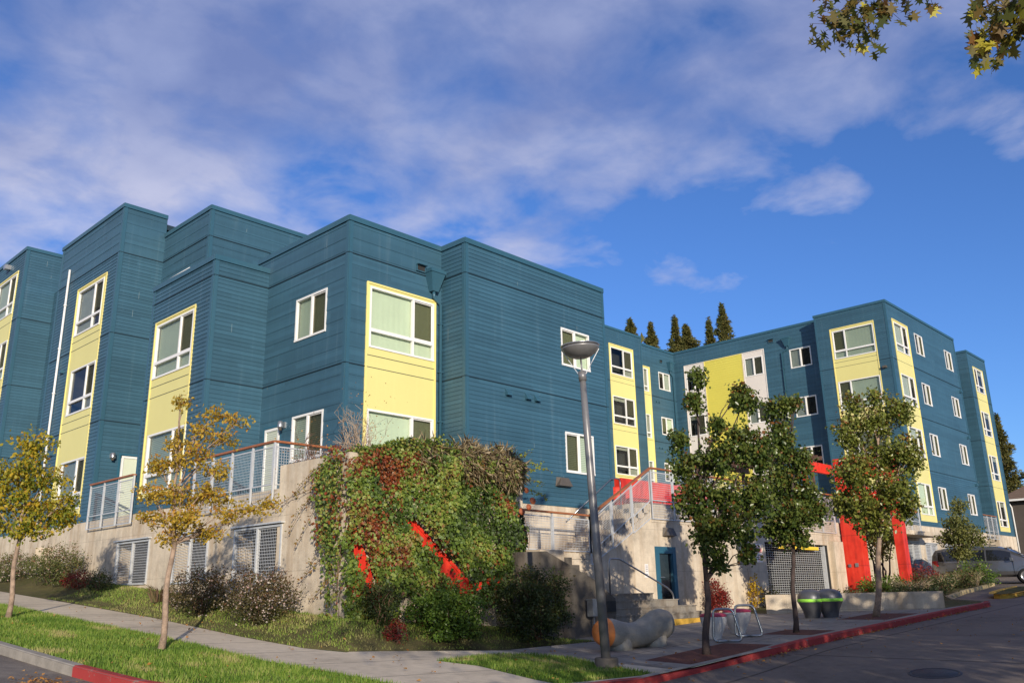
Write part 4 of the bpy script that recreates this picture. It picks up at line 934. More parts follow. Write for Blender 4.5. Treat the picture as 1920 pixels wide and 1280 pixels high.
# ================================================================== STREET FURNITURE
def gz_(x, y): return height(x, y)
t = Vector((.965, -.262, 0)); c = Vector((15.85, 11.45, gz_(15.85, 11.45)))
BB = thing('bone_bench', 'cast metal bench shaped like a bone with an orange left end', 'bench', tuple(c))
m = MB(); pts = []; rd = []
for s_, z, r in ((-.98, .34, .05), (-.96, .34, .22), (-.88, .34, .28), (-.72, .33, .285), (-.5, .29, .265), (-.25, .26, .25), (.0, .28, .26), (.25, .35, .285), (.48, .43, .32), (.65, .46, .325), (.80, .47, .27), (.90, .47, .15), (.92, .47, .02)):
    pts.append(c+t*s_+Vector((0, 0, z))); rd.append(r)
m.tube(pts, rd, 24); m.build('bench_body', 'cast_metal', BB)
for s_ in (-.48, .46):
    m = MB(); q = c+t*s_; m.tube([q+Vector((0, 0, -.05)), q+Vector((0, 0, .06)), q+t*.02+Vector((0, 0, .34))], [.25, .235, .26], 20); m.build('foot', 'cast_metal', BB)
m = MB(); m.lathe(tuple(c+t*-.86+Vector((0, 0, .34))), [(0, .285), (.12, .262), (.2, .205), (.265, .1), (.288, .0), (.289, -.03)], 28, 0, tuple(-t)); m.build('orange_cap', 'orange_paint', BB)
def tub(x, y, label, s_=1.):
    z = gz_(x, y); T = thing('tub_seat', label, 'seat', (x, y, z), 'cast metal tub seats with dark pink rims')
    m = MB(); m.lathe((x, y, z), [(.15*s_, 0), (.155*s_, .05), (.19*s_, .14), (.265*s_, .30), (.295*s_, .42), (.292*s_, .50)], 28); m.build('tub', 'cast_pale', T)
    m = MB(); m.lathe((x, y, z), [(.292*s_, .47), (.30*s_, .50), (.27*s_, .535), (.15*s_, .555), (0, .56)], 28); m.build('seat_top', 'magenta_paint', T); return T
tub(17.75, 10.75, 'left one of two pale cast tub seats with pink rims behind the bike loops')
tub(19.15, 10.95, 'right one of two pale cast tub seats, partly behind the other loop', 1.1)
def loop(x, y, label):
    z = gz_(x, y); T = Vector((.52, -.85, 0)); c = Vector((x, y, z))
    P_ = [c-T*.26+Vector((0, 0, .03)), c-T*.22+Vector((0, 0, .68)), c+T*.18+Vector((0, 0, .68)), c+T*.34+Vector((0, 0, .03))]
    m = MB(); m.tube(arc_path([(P_[0]+P_[3])/2, P_[3], P_[2], P_[1], P_[0], (P_[0]+P_[3])/2], .1), .026, 8)
    return tag(m.build('bike_rack', 'steel_tube'), label, 'bike rack', 'bent tube bike loops')
loop(17.2, 10.15, 'bent steel tube bike loop beside the first street tree trunk'); loop(18.3, 10.25, 'second bent steel tube bike loop, further from the lamp')
def drum(x, y, label):
    z = gz_(x, y); T = thing('drum_seat', label, 'seat', (x, y, z), 'dark drum seats with a lime band')
    m = MB(); m.lathe((x, y, z), [(.2, -.02), (.21, .05), (.25, .2), (.34, .38), (.36, .42)], 28); m.lathe((x, y, z), [(.36, .50), (.355, .58), (.30, .68), (.18, .74), (0, .76)], 28); m.build('drum', 'cast_dark', T)
    m = MB(); m.lathe((x, y, z), [(.36, .42), (.368, .43), (.368, .49), (.36, .50)], 28); m.build('band', 'lime_paint', T)
drum(23.95, 11.35, 'left dark rounded drum seat with a lime green band by the low wall'); drum(24.2, 10.94, 'right dark rounded drum seat with a lime green band, touching its neighbour')
for x, y, lb in ((12.45, 7.45, 'round dark manhole cover in the street nearest the lamp'), (15.7, 5.45, 'round dark manhole cover further right in the street')):
    z = base(x, y)-.13; nx = -(base(x+.5, y)-base(x-.5, y)); ny = -(base(x, y+.5)-base(x, y-.5)); m = MB(); m.lathe((x, y, z), [(0, .006), (.34, .006), (.345, .002), (.36, .002), (.365, .007), (.41, .006), (.42, -.01)], 32, 0, (nx, ny, 1)); tag(m.build('manhole_cover', 'manhole'), lb, 'manhole cover')

# ================================================================== MINIVAN
def minivan(cx, cy, ang, zg):
    T = thing('parked_minivan', 'silver grey minivan parked behind the far planting bed', 'minivan', (cx, cy, zg))
    ca, sa = math.cos(ang), math.sin(ang)
    def W(s, w, z): return (cx+ca*s-sa*w, cy+sa*s+ca*w, zg+z)   # s forward, w left
    ss = [-2.52, -2.46, -2.3, -1.9, -1.2, -.3, .5, 1.0, 1.45, 1.9, 2.3, 2.48, 2.55]
    roof = [1.0, 1.42, 1.66, 1.72, 1.75, 1.75, 1.71, 1.55, 1.24, 1.10, .98, .80, .60]
    belt = [.98, 1.02, 1.04, 1.04, 1.03, 1.01, 1.0, 1.0, 1.0, .98, .9, .75, .55]
    hw = [.80, .90, .95, .98, .99, .99, .98, .97, .96, .93, .86, .74, .6]
    rows = []
    for s_, rz, bz, w in zip(ss, roof, belt, hw):
        b0 = .30; gh = max(rz-bz, .01); tw = w-.28*gh-.0
        prof = [(w*.8, b0), (w*.97, b0+.1), (w, .55), (w*.985, .8), (w*.96, bz), (w*.96-.17*gh*1.0, bz+gh*.6), (tw, rz-.05*min(1, gh*3)), (tw*.7, rz-.005), (0, rz+.01)]
        rows.append([W(s_, x, z) for x, z in prof]+[W(s_, -x, z) for x, z in prof[::-1][1:]])
    m = MB()
    for a, b in zip(rows, rows[1:]):
        for k in range(len(a)-1): m.quad(a[k], a[k+1], b[k+1], b[k], 0, True)
    m.poly(rows[0]); m.poly(rows[-1][::-1]); m.build('body', 'car_paint', T)
    def interp(s_, f):   # point on side glass, f 0 belt .. 1 roof
        i = max(k for k in range(len(ss)) if ss[k] <= s_); i = min(i, len(ss)-2); q = (s_-ss[i])/(ss[i+1]-ss[i])
        rz = roof[i]+(roof[i+1]-roof[i])*q; bz = belt[i]+(belt[i+1]-belt[i])*q; w = hw[i]+(hw[i+1]-hw[i])*q; gh = rz-bz
        return (w*.96-.17*gh*f/.6*1.0 if f <= .6 else w*.96-.17*gh-(f-.6)*.28*gh)+.012, bz+gh*f
    for sg in (1, -1):
        for s0, s1, k0, k1 in ((-2.2, -1.35, .1, .0), (-1.27, -.12, .0, .0), (-.04, .98, .0, .28)):
            g = MB(); n = 6
            for i in range(n):
                a = s0+(s1-s0)*i/n; b = s0+(s1-s0)*(i+1)/n
                for f0, f1 in ((.07, .45), (.45, .78)):
                    q = [interp(a, f0), interp(b, f0), interp(b, f1), interp(a, f1)]
                    g.quad(W(a, sg*q[0][0], q[0][1]), W(b, sg*q[1][0], q[1][1]), W(b, sg*q[2][0], q[2][1]), W(a, sg*q[3][0], q[3][1]))
            g.build('side_window', 'car_glass', T)
        l = MB(); l.hexa([W(-2.50, sg*.84, .86), W(-2.2, sg*.965, .86), W(-2.2, sg*.90, .86), W(-2.44, sg*.7, .86), W(-2.50, sg*.84, 1.12), W(-2.26, sg*.965, 1.12), W(-2.2, sg*.90, 1.12), W(-2.44, sg*.7, 1.12)]); l.build('tail_light', 'tail_red', T)
        mi = MB(); mi.hexa([W(.95, sg*.97, 1.0), W(1.08, sg*.97, 1.0), W(1.06, sg*1.17, 1.02), W(.96, sg*1.17, 1.02), W(.95, sg*.97, 1.15), W(1.08, sg*.97, 1.13), W(1.05, sg*1.17, 1.16), W(.96, sg*1.17, 1.17)]); mi.build('mirror', 'car_paint', T)
        d = MB()
        for s_ in (-1.32, -.08, 1.05): d.hexa([W(s_-.006, sg*.99, .45), W(s_+.006, sg*.99, .45), W(s_+.006, sg*.9, .45), W(s_-.006, sg*.9, .45), W(s_-.006, sg*.985, 1.0), W(s_+.006, sg*.985, 1.0), W(s_+.006, sg*.9, 1.0), W(s_-.006, sg*.9, 1.0)])
        d.build('door_gap', 'rubber_black', T)
        for s_ in (-.28, .12):
            d = MB(); d.bar(W(s_-.08, sg*1.0, .93), W(s_+.08, sg*1.0, .93), .03); d.build('door_handle', 'car_paint', T)
        rr_ = MB(); rr_.tube([W(-2.0, sg*.66, 1.79), W(.2, sg*.66, 1.81)], .02, 6); rr_.build('roof_rail', 'rubber_black', T)
        for s_ in (-1.55, 1.5):
            w_ = MB(); axv = Vector((-sa*sg, ca*sg, 0)); w_.lathe(W(s_, sg*.78, .33), [(.0, 0), (.33, 0), (.34, .05), (.34, .18), (.31, .22), (.22, .22)], 24, 0, tuple(axv)); wh = w_.build('wheel', 'tyre', T)
            w_ = MB(); w_.lathe(W(s_, sg*.78, .33), [(.22, .215), (.2, .19), (.12, .2), (.05, .225), (0, .225)], 20, 0, tuple(axv)); w_.build('rim', 'alloy', wh)
            w_ = MB(); w_.lathe(W(s_, sg*.80, .36), [(.0, 0), (.40, 0), (.41, .175)], 24, 0, tuple(axv)); w_.build('wheel_arch', 'rubber_black', T)
    g = MB(); g.quad(W(-2.475, .62, 1.08), W(-2.475, -.62, 1.08), W(-2.345, -.55, 1.56), W(-2.345, .55, 1.56)); g.build('rear_window', 'car_glass', T)
    g = MB(); g.box(0, 0, 0, 0, 0, 0); 
    wz = MB(); wz.quad(W(.72, .70, 1.66), W(.72, -.70, 1.66), W(1.44, -.82, 1.26), W(1.44, .82, 1.26)); wz.build('windscreen', 'car_glass', T)
    return T
minivan(47.3, 13.0, R(-90+6), base(47.3, 13)-.13)

# ================================================================== NEIGHBOUR HOUSE
NH = thing('neighbour_house', 'dark taupe house with a brown pitched roof at the right edge', 'house', (76, 14, 2.6))
m = MB(); m.box(73.2, 84, 8, 18.6, 2.2, 7.55); m.build('wall', 'house_wall', NH)
m = MB(); zr = 9.1
m.poly([(72.7, 7.5, 7.55), (72.7, 19.1, 7.55), (75.2, 16.6, zr), (75.2, 10, zr)]); m.poly([(72.7, 19.1, 7.55), (84.5, 19.1, 7.55), (82, 16.6, zr), (75.2, 16.6, zr)])
m.poly([(84.5, 7.5, 7.55), (72.7, 7.5, 7.55), (75.2, 10, zr), (82, 10, zr)]); m.poly([(75.2, 10, zr), (75.2, 16.6, zr), (82, 16.6, zr), (82, 10, zr)]); m.poly([(72.7, 7.5, 7.5), (84.5, 7.5, 7.5), (84.5, 19.1, 7.5), (72.7, 19.1, 7.5)])
m.build('roof', 'house_roof', NH)
m = MB(); m.bar((72.6, 7.5, 7.5), (72.6, 19.1, 7.5), .14, .14); m.build('gutter', 'pipe_white', NH)
m = MB(); m.tube([(72.65, 18.2, 7.4), (73.05, 18.1, 7.0), (73.1, 18.1, 2.4)], .06, 8); m.build('downspout', 'pipe_white', NH)
F = FX(73.2); window(NH, F, -16.9, -15.6, 4.6, 6.7, mull=.5, cover=('curtain', 1, 1)); window(NH, F, -12.5, -11.2, 4.6, 6.7, mull=.5, cover=('curtain', 1, 1))

# ================================================================== FOLIAGE
def unit(v): return v/np.maximum(np.linalg.norm(v, axis=1, keepdims=True), 1e-9)
OAK = [(0, 0), (.06, .12), (.30, .10), (.10, .26), (.14, .34), (.46, .34), (.40, .44), (.16, .50), (.20, .62), (.40, .78), (.22, .74), (.10, .78), (.0, 1.05),
       (-.10, .78), (-.22, .74), (-.40, .78), (-.20, .62), (-.16, .50), (-.40, .44), (-.46, .34), (-.14, .34), (-.10, .26), (-.30, .10), (-.06, .12)]
def leaves(name, P, size, mat, parent=None, nrm=None, up=None, wid=.62, shape='q', rnd=None, jit=1., sizevar=.35):
    N_ = len(P); P = np.asarray(P, float)
    off = np.zeros(3); q = parent
    while q is not None: off += np.array(q.location); q = q.parent
    P = P-off
    n = unit(RNG.normal(size=(N_, 3))*jit+(0 if nrm is None else nrm)); t = unit(np.cross(n, RNG.normal(size=(N_, 3)))+(0 if up is None else up))
    b = unit(np.cross(n, t)); n = unit(np.cross(t, b))
    s = (size*(1+sizevar*(RNG.random(N_)*2-1)))[:, None]
    if shape == 'q': L = np.array([(0, 0, 0), (.5*wid, .45, .12), (0, 1, 0), (-.5*wid, .45, .12)]); faces = [(0, 1, 2), (0, 2, 3)]
    elif shape == 't': L = np.array([(-.5*wid, 0, 0), (.5*wid, 0, 0), (0, 1, .15)]); faces = [(0, 1, 2)]
    else: L = np.array([(x*wid/.62, y, .10*abs(x)) for x, y in OAK]); faces = [tuple(range(len(OAK)))]
    k = len(L); V = np.zeros((N_, k, 3))
    for i, (x, y, z) in enumerate(L): V[:, i] = P+s*(b*x+t*y+n*z)
    me = bpy.data.meshes.new(name); nf = len(faces)
    me.vertices.add(N_*k); me.vertices.foreach_set('co', V.reshape(-1).astype(np.float32))
    fl = len(faces[0]); idx = (np.arange(N_)[:, None, None]*k+np.array(faces)[None]).reshape(-1)
    me.loops.add(len(idx)); me.loops.foreach_set('vertex_index', idx.astype(np.int32))
    me.polygons.add(N_*nf); me.polygons.foreach_set('loop_start', (np.arange(N_*nf)*fl).astype(np.int32)); me.polygons.foreach_set('loop_total', np.full(N_*nf, fl, np.int32))
    me.update(calc_edges=True)
    r = RNG.random(N_) if rnd is None else np.clip(rnd, 0, 1)
    a = me.attributes.new('rnd', 'FLOAT', 'FACE'); a.data.foreach_set('value', np.repeat(r, nf).astype(np.float32))
    me.materials.append(MATS[mat]); o = bpy.data.objects.new(name, me); COL.objects.link(o)
    if parent is not None: o.parent = parent
    return o
def clumps(lobes, base_xy, e, v, n, per, sig, depth=1., shell=.5, zsq=1.):
    """lobes (t,z,rt,rz) in the vertical plane through the trunk, with depth; returns leaf positions and clump tone"""
    wts = np.array([l[2]*l[3]+.02 for l in lobes]); wts /= wts.sum(); C = []; tone = []
    for i in RNG.choice(len(lobes), n, p=wts):
        t, z, rt, rz = lobes[i]; d = RNG.normal(size=3); d /= np.linalg.norm(d); r = RNG.random()**shell
        cd = rt*depth*1.05; seedoff = ((i*7919) % 13/13-.5)*rt*.9
        C.append((base_xy[0]+e[0]*(t+d[0]*rt*r)+v[0]*(d[1]*cd*r+seedoff), base_xy[1]+e[1]*(t+d[0]*rt*r)+v[1]*(d[1]*cd*r+seedoff), z+d[2]*rz*r))
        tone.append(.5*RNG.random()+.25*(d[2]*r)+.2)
    C = np.array(C); P = np.repeat(C, per, 0)+RNG.normal(size=(n*per, 3))*sig*np.array([1, 1, .8*zsq])
    T_ = np.repeat(np.array(tone), per)+RNG.normal(size=n*per)*.2
    return P, T_, C
def bent(a, b, k=4, j=.06):
    a = Vector(a); b = Vector(b); L = (b-a).length
    return [a]+[a.lerp(b, i/k)+Vector((random.uniform(-1, 1), random.uniform(-1, 1), random.uniform(-.5, 1)))*L*j for i in range(1, k)]+[b]
def tree(name, label, cat, xy, zs, lobes, mat, bark, r0, n, per, sig, lsize, group=None, lean=0., wid=.62, depth=1., twigs=3, ztop=None, extra_red=0, shape='q'):
    x, y = xy; zg = height(x, y)-.03; D = math.hypot(x, y); v = (x/D, y/D); e = (v[1], -v[0])
    T = thing(name, label, cat, (x, y, zg), group)
    m = MB(); ztop = ztop or max(l[1] for l in lobes)
    def at(t, z, dpt=0.): return Vector((x+e[0]*t+v[0]*dpt, y+e[1]*t+v[1]*dpt, z))
    nseg = 7; pth = []; rr = []
    for i in range(nseg+1):
        f = i/nseg; z = zg+(zs-zg)*f; pth.append(at(lean*f+.025*math.sin(f*7+x), z, .02*math.sin(f*5+y))); rr.append(r0*(1.35 if i == 0 else 1.08-.3*f))
    m.tube(pth, rr, 10)
    lead = [pth[-1]]; 
    tc = sum(l[0] for l in lobes)/len(lobes)
    topl = max(lobes, key=lambda l: l[1])
    for i in range(1, 6):
        f = i/5; lead.append(at(lean*(1-f)+topl[0]*f+random.uniform(-.05, .05), zs+(topl[1]-zs)*f, random.uniform(-.05, .05)))
    m.tube(lead, [r0*.75*(1-.85*i/5) for i in range(6)], 7)
    for i, (t, z, rt, rz) in enumerate(lobes):
        zb_ = max(zs-.1, z-.9*abs(t-lean)-.5*rz-.35); f = (zb_-zs)/(topl[1]-zs) if topl[1] > zs else 0
        s_ = pth[-1] if zb_ <= zs else at(lean*(1-f)+topl[0]*f, zb_)
        seedoff = ((i*7919) % 13/13-.5)*rt*.9
        c_ = at(t, z+rz*.5, seedoff); b_ = bent(s_, c_, 4, .05); m.tube(b_, [r0*.36, r0*.28, r0*.22, r0*.16, r0*.06], 5)
        for k in range(twigs):
            a_ = random.uniform(0, 6.28); p2 = at(t+math.cos(a_)*rt*.9, z+math.sin(a_)*rz*.9, seedoff+random.uniform(-1, 1)*rt*.6)
            m.tube(bent(b_[random.choice((2, 3))], p2, 3, .08), [r0*.13, r0*.1, r0*.07, r0*.03], 4, cap=False)
    m.build('trunk', bark, T)
    P, tn, C = clumps(lobes, xy, e, v, n, per, sig, depth)
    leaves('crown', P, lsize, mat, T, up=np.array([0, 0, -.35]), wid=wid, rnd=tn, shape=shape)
    return T
T1 = [(0.03, 4.85, 0.39, 0.35), (-0.08, 4.33, 0.5, 0.4), (0.4, 4.13, 0.49, 0.34), (-0.16, 3.77, 0.45, 0.45), (0.31, 3.56, 0.61, 0.39), (0.74, 3.4, 0.36, 0.34), (-0.38, 3.16, 0.39, 0.27), (0.22, 3.11, 0.5, 0.22), (0.85, 3.75, 0.21, 0.17), (-.7, 3.6, .5, .4), (-.6, 4.2, .35, .3)]
T2 = [(-0.02, 4.92, 0.16, 0.13), (0.53, 4.71, 0.2, 0.13), (0.9, 4.63, 0.27, 0.1), (0.33, 4.41, 0.27, 0.17), (-0.05, 4.21, 0.22, 0.14), (0.74, 4.34, 0.36, 0.15), (-0.27, 3.83, 0.25, 0.15), (0.23, 3.94, 0.39, 0.2), (0.69, 3.77, 0.36, 0.2), (-0.35, 3.33, 0.25, 0.2), (0.11, 3.34, 0.39, 0.25), (0.63, 3.31, 0.35, 0.23), (-0.28, 2.94, 0.25, 0.14), (0.23, 2.9, 0.39, 0.18), (0.83, 2.99, 0.26, 0.13), (1.27, 3.09, 0.27, 0.11), (1.58, 3.19, 0.2, 0.13), (0.0, 2.63, 0.21, 0.12), (0.59, 2.68, 0.3, 0.11)]
T3 = [(0.26, 5.88, 0.14, 0.24), (0.13, 5.37, 0.15, 0.25), (0.58, 4.88, 0.17, 0.28), (1.06, 5.42, 0.17, 0.28), (1.3, 5.35, 0.21, 0.25), (-0.26, 4.54, 0.24, 0.28), (-0.09, 3.98, 0.41, 0.39), (0.47, 4.17, 0.34, 0.44), (0.98, 4.47, 0.3, 0.44), (1.32, 4.23, 0.31, 0.55), (-0.03, 3.32, 0.44, 0.43), (0.62, 3.4, 0.47, 0.48), (1.24, 3.38, 0.36, 0.48), (0.24, 2.67, 0.37, 0.42), (0.77, 2.76, 0.41, 0.42), (0.93, 2.24, 0.2, 0.21), (0.35, 2.15, 0.23, 0.23)]
T4 = [(-0.04, 5.78, 0.11, 0.29), (0.28, 5.76, 0.15, 0.4), (0.52, 5.87, 0.1, 0.19), (0.14, 4.98, 0.34, 0.52), (0.51, 4.44, 0.3, 0.38), (-0.01, 4.08, 0.43, 0.51), (0.55, 3.67, 0.36, 0.44), (0.14, 3.19, 0.54, 0.44), (-0.25, 2.96, 0.3, 0.25), (0.75, 3.29, 0.24, 0.31), (0.21, 2.7, 0.36, 0.22)]
T5 = [(0.78, 6.77, 0.17, 0.31), (0.12, 6.6, 0.31, 0.34), (0.62, 6.08, 0.48, 0.46), (1.29, 6.33, 0.34, 0.46), (-0.12, 5.84, 0.42, 0.54), (0.65, 5.17, 0.68, 0.68), (1.4, 5.11, 0.38, 0.59), (-0.12, 4.62, 0.63, 0.6), (0.92, 4.11, 0.6, 0.58), (0.05, 3.72, 0.68, 0.51), (-0.5, 3.82, 0.35, 0.37), (1.13, 3.66, 0.29, 0.36), (0.26, 3.2, 0.47, 0.32)]
T6 = [(0.4, 5.08, 0.27, 0.34), (0.19, 4.35, 0.55, 0.39), (0.43, 3.73, 0.77, 0.43), (-0.25, 3.64, 0.49, 0.29), (0.21, 3.01, 0.48, 0.29), (1.05, 3.46, 0.26, 0.19)]
tree('street_tree', 'dense young street tree turning gold at the left edge of the lawn', 'tree', (6.27, 20.2), 2.85, T1, 'maple_leaves', 'bark_tan', .05, 330, 19, .08, .082)
tree('street_tree', 'sparse golden brown young tree on the lawn left of the ivy wall', 'tree', (6.8, 14.4), 2.5, T2, 'golden_leaves', 'bark_tan', .05, 400, 15, .06, .062, lean=.05)
tree('street_tree', 'dark green upright street tree nearest the lamp post', 'tree', (15.5, 9.6), 1.75, T3, 'pear_leaves', 'bark_dark', .07, 760, 20, .068, .076, lean=.12, wid=.85)
tree('street_tree', 'dark green upright street tree in front of the garage gate', 'tree', (19.6, 9.75), 2.35, T4, 'pear_leaves', 'bark_dark', .058, 600, 20, .078, .08, lean=.12, wid=.85)
tree('street_tree', 'lighter green street tree in front of the red portal', 'tree', (24.5, 9.8), 2.9, T5, 'pear_leaves_bright', 'bark_tan', .082, 760, 20, .095, .088, lean=.35, wid=.85)
tree('young_tree', 'small olive green tree in the bed in front of the minivan', 'tree', (43.9, 13.5), 2.6, T6, 'pear_leaves_olive', 'bark_grey', .06, 300, 16, .15, .12, wid=.6)
# leafy tree between the portal posts
def simple_tree(name, label, x, y, zt, r, mat, n, lsize, bark='bark_dark', multi=1, group=None, cat='tree', sig=.12, zlow=.3, per=16):
    zg = height(x, y); T = thing(name, label, cat, (x, y, zg), group); m = MB(); C = []
    for k in range(multi):
        a = random.uniform(0, 6.28); b = Vector((x+math.cos(a)*r*.6, y+math.sin(a)*r*.6, zg+(zt-zg)*random.uniform(.6, .95)))
        m.tube(bent((x+math.cos(a)*.06, y+math.sin(a)*.06, zg-.05), b, 4, .06), [.05, .04, .03, .02, .01], 6)
    m.build('trunk' if cat == 'tree' else 'stems', bark, T)
    d = unit(RNG.normal(size=(n, 3)))*(RNG.random((n, 1))**.45)
    zc = zg+(zt-zg)*(1+zlow)/2; hz = (zt-zg)*(1-zlow)/2
    C = np.array([x, y, zc])+d*np.array([r, r, hz])
    C += np.array([noise.noise_vector(Vector(c)*1.3) for c in C])*r*.35
    P = np.repeat(C, per, 0)+RNG.normal(size=(n*per, 3))*sig
    P[:, 2] = np.maximum(P[:, 2], zg+.02)
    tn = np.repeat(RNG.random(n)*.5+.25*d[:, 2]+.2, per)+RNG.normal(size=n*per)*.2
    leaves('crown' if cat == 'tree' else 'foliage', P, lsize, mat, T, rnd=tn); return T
simple_tree('courtyard_tree', 'multi stemmed dark tree growing between the two red posts', 36.9, 14.3, 5.0, 1.0, 'pear_leaves_bright', 230, .11, multi=5, zlow=.35)
def shrub(name, label, x, y, r, h, mat, n=120, lsize=.05, sig=.07, extra=None, zlow=.0, per=16, group=None, ry_=1.):
    zg = height(x, y); T = thing(name, label, 'shrub', (x, y, zg), group); m = MB()
    for k in range(9):
        a = random.uniform(0, 6.28); m.tube(bent((x+random.uniform(-.1, .1), y+random.uniform(-.1, .1), zg-.03), (x+math.cos(a)*r*.8, y+math.sin(a)*r*.8*ry_, zg+h*random.uniform(.5, 1.)), 3, .1), [.014, .011, .008, .004], 4)
    m.build('stems', 'twig', T)
    d = unit(RNG.normal(size=(n, 3)))*(RNG.random((n, 1))**.35); C = np.array([x, y, zg+h*(.46+zlow/2)])+d*np.array([r, r*ry_, h*(.5-zlow/2)])
    C += np.array([noise.noise_vector(Vector(c)*2.1) for c in C])*r*.35
    P = np.repeat(C, per, 0)+RNG.normal(size=(n*per, 3))*sig; P[:, 2] = np.maximum(P[:, 2], zg+.01)
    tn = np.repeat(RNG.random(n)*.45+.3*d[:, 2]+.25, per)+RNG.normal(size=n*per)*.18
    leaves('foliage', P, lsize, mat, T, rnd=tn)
    if extra:
        mt, ne, sz = extra; i = RNG.integers(0, len(P), ne); Q = P[i]+unit(P[i]-np.array([x, y, zg+h*.3]))*.05
        leaves('blossoms' if mt == 'petals' else 'coloured_leaves', Q, sz, mt, T, wid=.9)
    return T
shrub('flowering_shrub', 'olive shrub with white flowers at the far left against the wall', 9.75, 31.6, .8, .85, 'shrub_olive', 200, .055, extra=('petals', 350, .05), ry_=1.6)
shrub('flowering_shrub', 'taller green shrub with white flowers left of the first mesh opening', 9.9, 28.3, .7, 1.15, 'shrub_olive', 330, .055, extra=('petals', 120, .045), ry_=1.8)
shrub('low_shrub', 'low rusty shrub at the foot of the wall below the tree shadow', 9.9, 26.4, .4, .5, 'shrub_red', 60, .05, sig=.06, ry_=1.4)
shrub('low_shrub', 'low dark green shrub beside the rusty one under the first mesh opening', 10.0, 25.2, .4, .45, 'shrub_dark', 70, .05, ry_=1.6)
shrub('flowering_shrub', 'brown green shrub with pale flowers behind the golden tree', 9.75, 18.8, .58, 1.0, 'shrub_bronze', 330, .048, extra=('petals', 420, .04), ry_=1.9)
shrub('flowering_shrub', 'pinkish flowering shrub right of the golden tree by the concrete wall', 9.8, 16.5, .6, 1.08, 'shrub_bronze', 430, .045, extra=('petals', 900, .038), ry_=1.7)
shrub('dark_shrub', 'small dark shrub at the left foot of the ivy', 11.1, 14.25, .42, .85, 'shrub_dark', 130, .05, ry_=.7)
shrub('dark_shrub', 'dark reddish shrub low in front of the ivy beam', 12.9, 14.35, .7, .9, 'shrub_dark', 130, .05, extra=('shrub_red', 300, .05), ry_=.6)
shrub('glossy_shrub', 'bright green glossy shrub nearest the path in front of the ivy wall', 12.6, 13.85, .95, 1.05, 'shrub_glossy', 420, .065, ry_=.65)
shrub('low_shrub', 'small red leaved shrub left of the glossy green one', 11.0, 13.55, .25, .42, 'shrub_red', 34, .045, sig=.05)
shrub('dark_shrub', 'large dark shrub in front of the grey stair wall', 15.1, 13.7, 1.05, 1.65, 'shrub_dark', 760, .055, ry_=.55)
shrub('wall_shrub', 'dark red upright shrub against the podium right of the blue door', 25.1, 15.0, .55, 1.1, 'shrub_red', 170, .06, ry_=.4)
shrub('wall_shrub', 'thin yellow shrub against the podium left of the garage gate', 27.75, 15.15, .16, 1.2, 'shrub_yellow', 26, .08, sig=.06)
shrub('wall_shrub', 'low green shrub beside the yellow one at the garage gate', 28.5, 15.0, .3, .7, 'shrub_olive', 50, .06)
shrub('bed_shrub', 'rusty red shrub right of the right red post', 38.9, 13.6, .8, .95, 'shrub_red', 130, .08, sig=.1)
shrub('bed_shrub', 'olive shrub in front of the minivan rear wheel', 40.5, 12.6, .8, .7, 'shrub_olive', 130, .08, sig=.1)
shrub('bed_shrub', 'low green shrub between the red posts behind the low wall', 35.2, 13.6, 1.0, .7, 'shrub_glossy', 170, .08, sig=.1)
shrub('bed_shrub', 'dense dark green shrub at the end of the low wall', 31.0, 11.0, .9, .45, 'shrub_dark', 170, .07, sig=.09)
shrub('bed_shrub', 'green shrub near the kerb end in front of the small olive tree', 36.4, 12.3, 1.0, .5, 'shrub_dark', 150, .08, sig=.1)
shrub('bed_shrub', 'round olive shrub at the right end of the bed by the driveway', 43.3, 12.6, .8, .95, 'shrub_glossy', 150, .08, sig=.1)
shrub('bed_shrub', 'low leafy shrub along the top of the low wall before the garage', 28.6, 12.6, .8, .5, 'shrub_olive', 120, .07, sig=.09)
# tan grasses in the far bed
def tuft(name, label, x, y, r, h, mat, n, w=.012, group=None, lean=.35, z=None):
    zg = height(x, y) if z is None else z; a = RNG.random(n)*6.28; q = RNG.random(n)**.5*r
    P = np.stack([x+np.cos(a)*q, y+np.sin(a)*q, np.full(n, zg)], 1); up = np.stack([np.cos(a)*lean, np.sin(a)*lean, np.ones(n)], 1)+RNG.normal(size=(n, 3))*.15
    nn = unit(np.cross(up, RNG.normal(size=(n, 3))))
    t = unit(up); b = unit(np.cross(nn, t)); s = (h*(.6+.5*RNG.random(n)))[:, None]
    T = thing(name, label, 'grass tuft', (x, y, zg), group); off = np.array(T.location)
    V = np.stack([P-b*w-off, P+b*w-off, P+t*s*.6+b*w*.8-off, P+t*s*.6-b*w*.8-off, P+t*s+np.stack([np.cos(a), np.sin(a), -np.ones(n)], 1)*s*.18-off], 1)
    me = bpy.data.meshes.new('blades'); fs = []
    for i in range(n): k = i*5; fs += [(k, k+1, k+2, k+3), (k+3, k+2, k+4)]
    me.from_pydata(V.reshape(-1, 3).tolist(), [], fs); at_ = me.attributes.new('rnd', 'FLOAT', 'FACE'); at_.data.foreach_set('value', np.repeat(RNG.random(n), 2).astype(np.float32))
    me.materials.append(MATS[mat]); o = bpy.data.objects.new('blades', me); COL.objects.link(o); o.parent = T; return T
tuft('flax_plant', 'spiky reddish flax plant just right of the golden tree trunk', 9.9, 21.3, .15, .6, 'flax', 70, .014, lean=.5)
tuft('flax_plant', 'spiky dark flax plant between the golden tree and the flowering shrubs', 9.85, 20.2, .15, .65, 'flax', 80, .014, lean=.5)
for i, (x, y, lb) in enumerate(((39.2, 12.9, 'tan ornamental grass tuft right of the rusty shrub'), (41.6, 12.6, 'tan ornamental grass tuft just left of the small olive tree trunk'), (34.2, 12.2, 'tan grass tuft behind the end of the low wall'))):
    tuft('grass_tuft', lb, x, y, .45, .8, 'dry_grass', 260, .012)

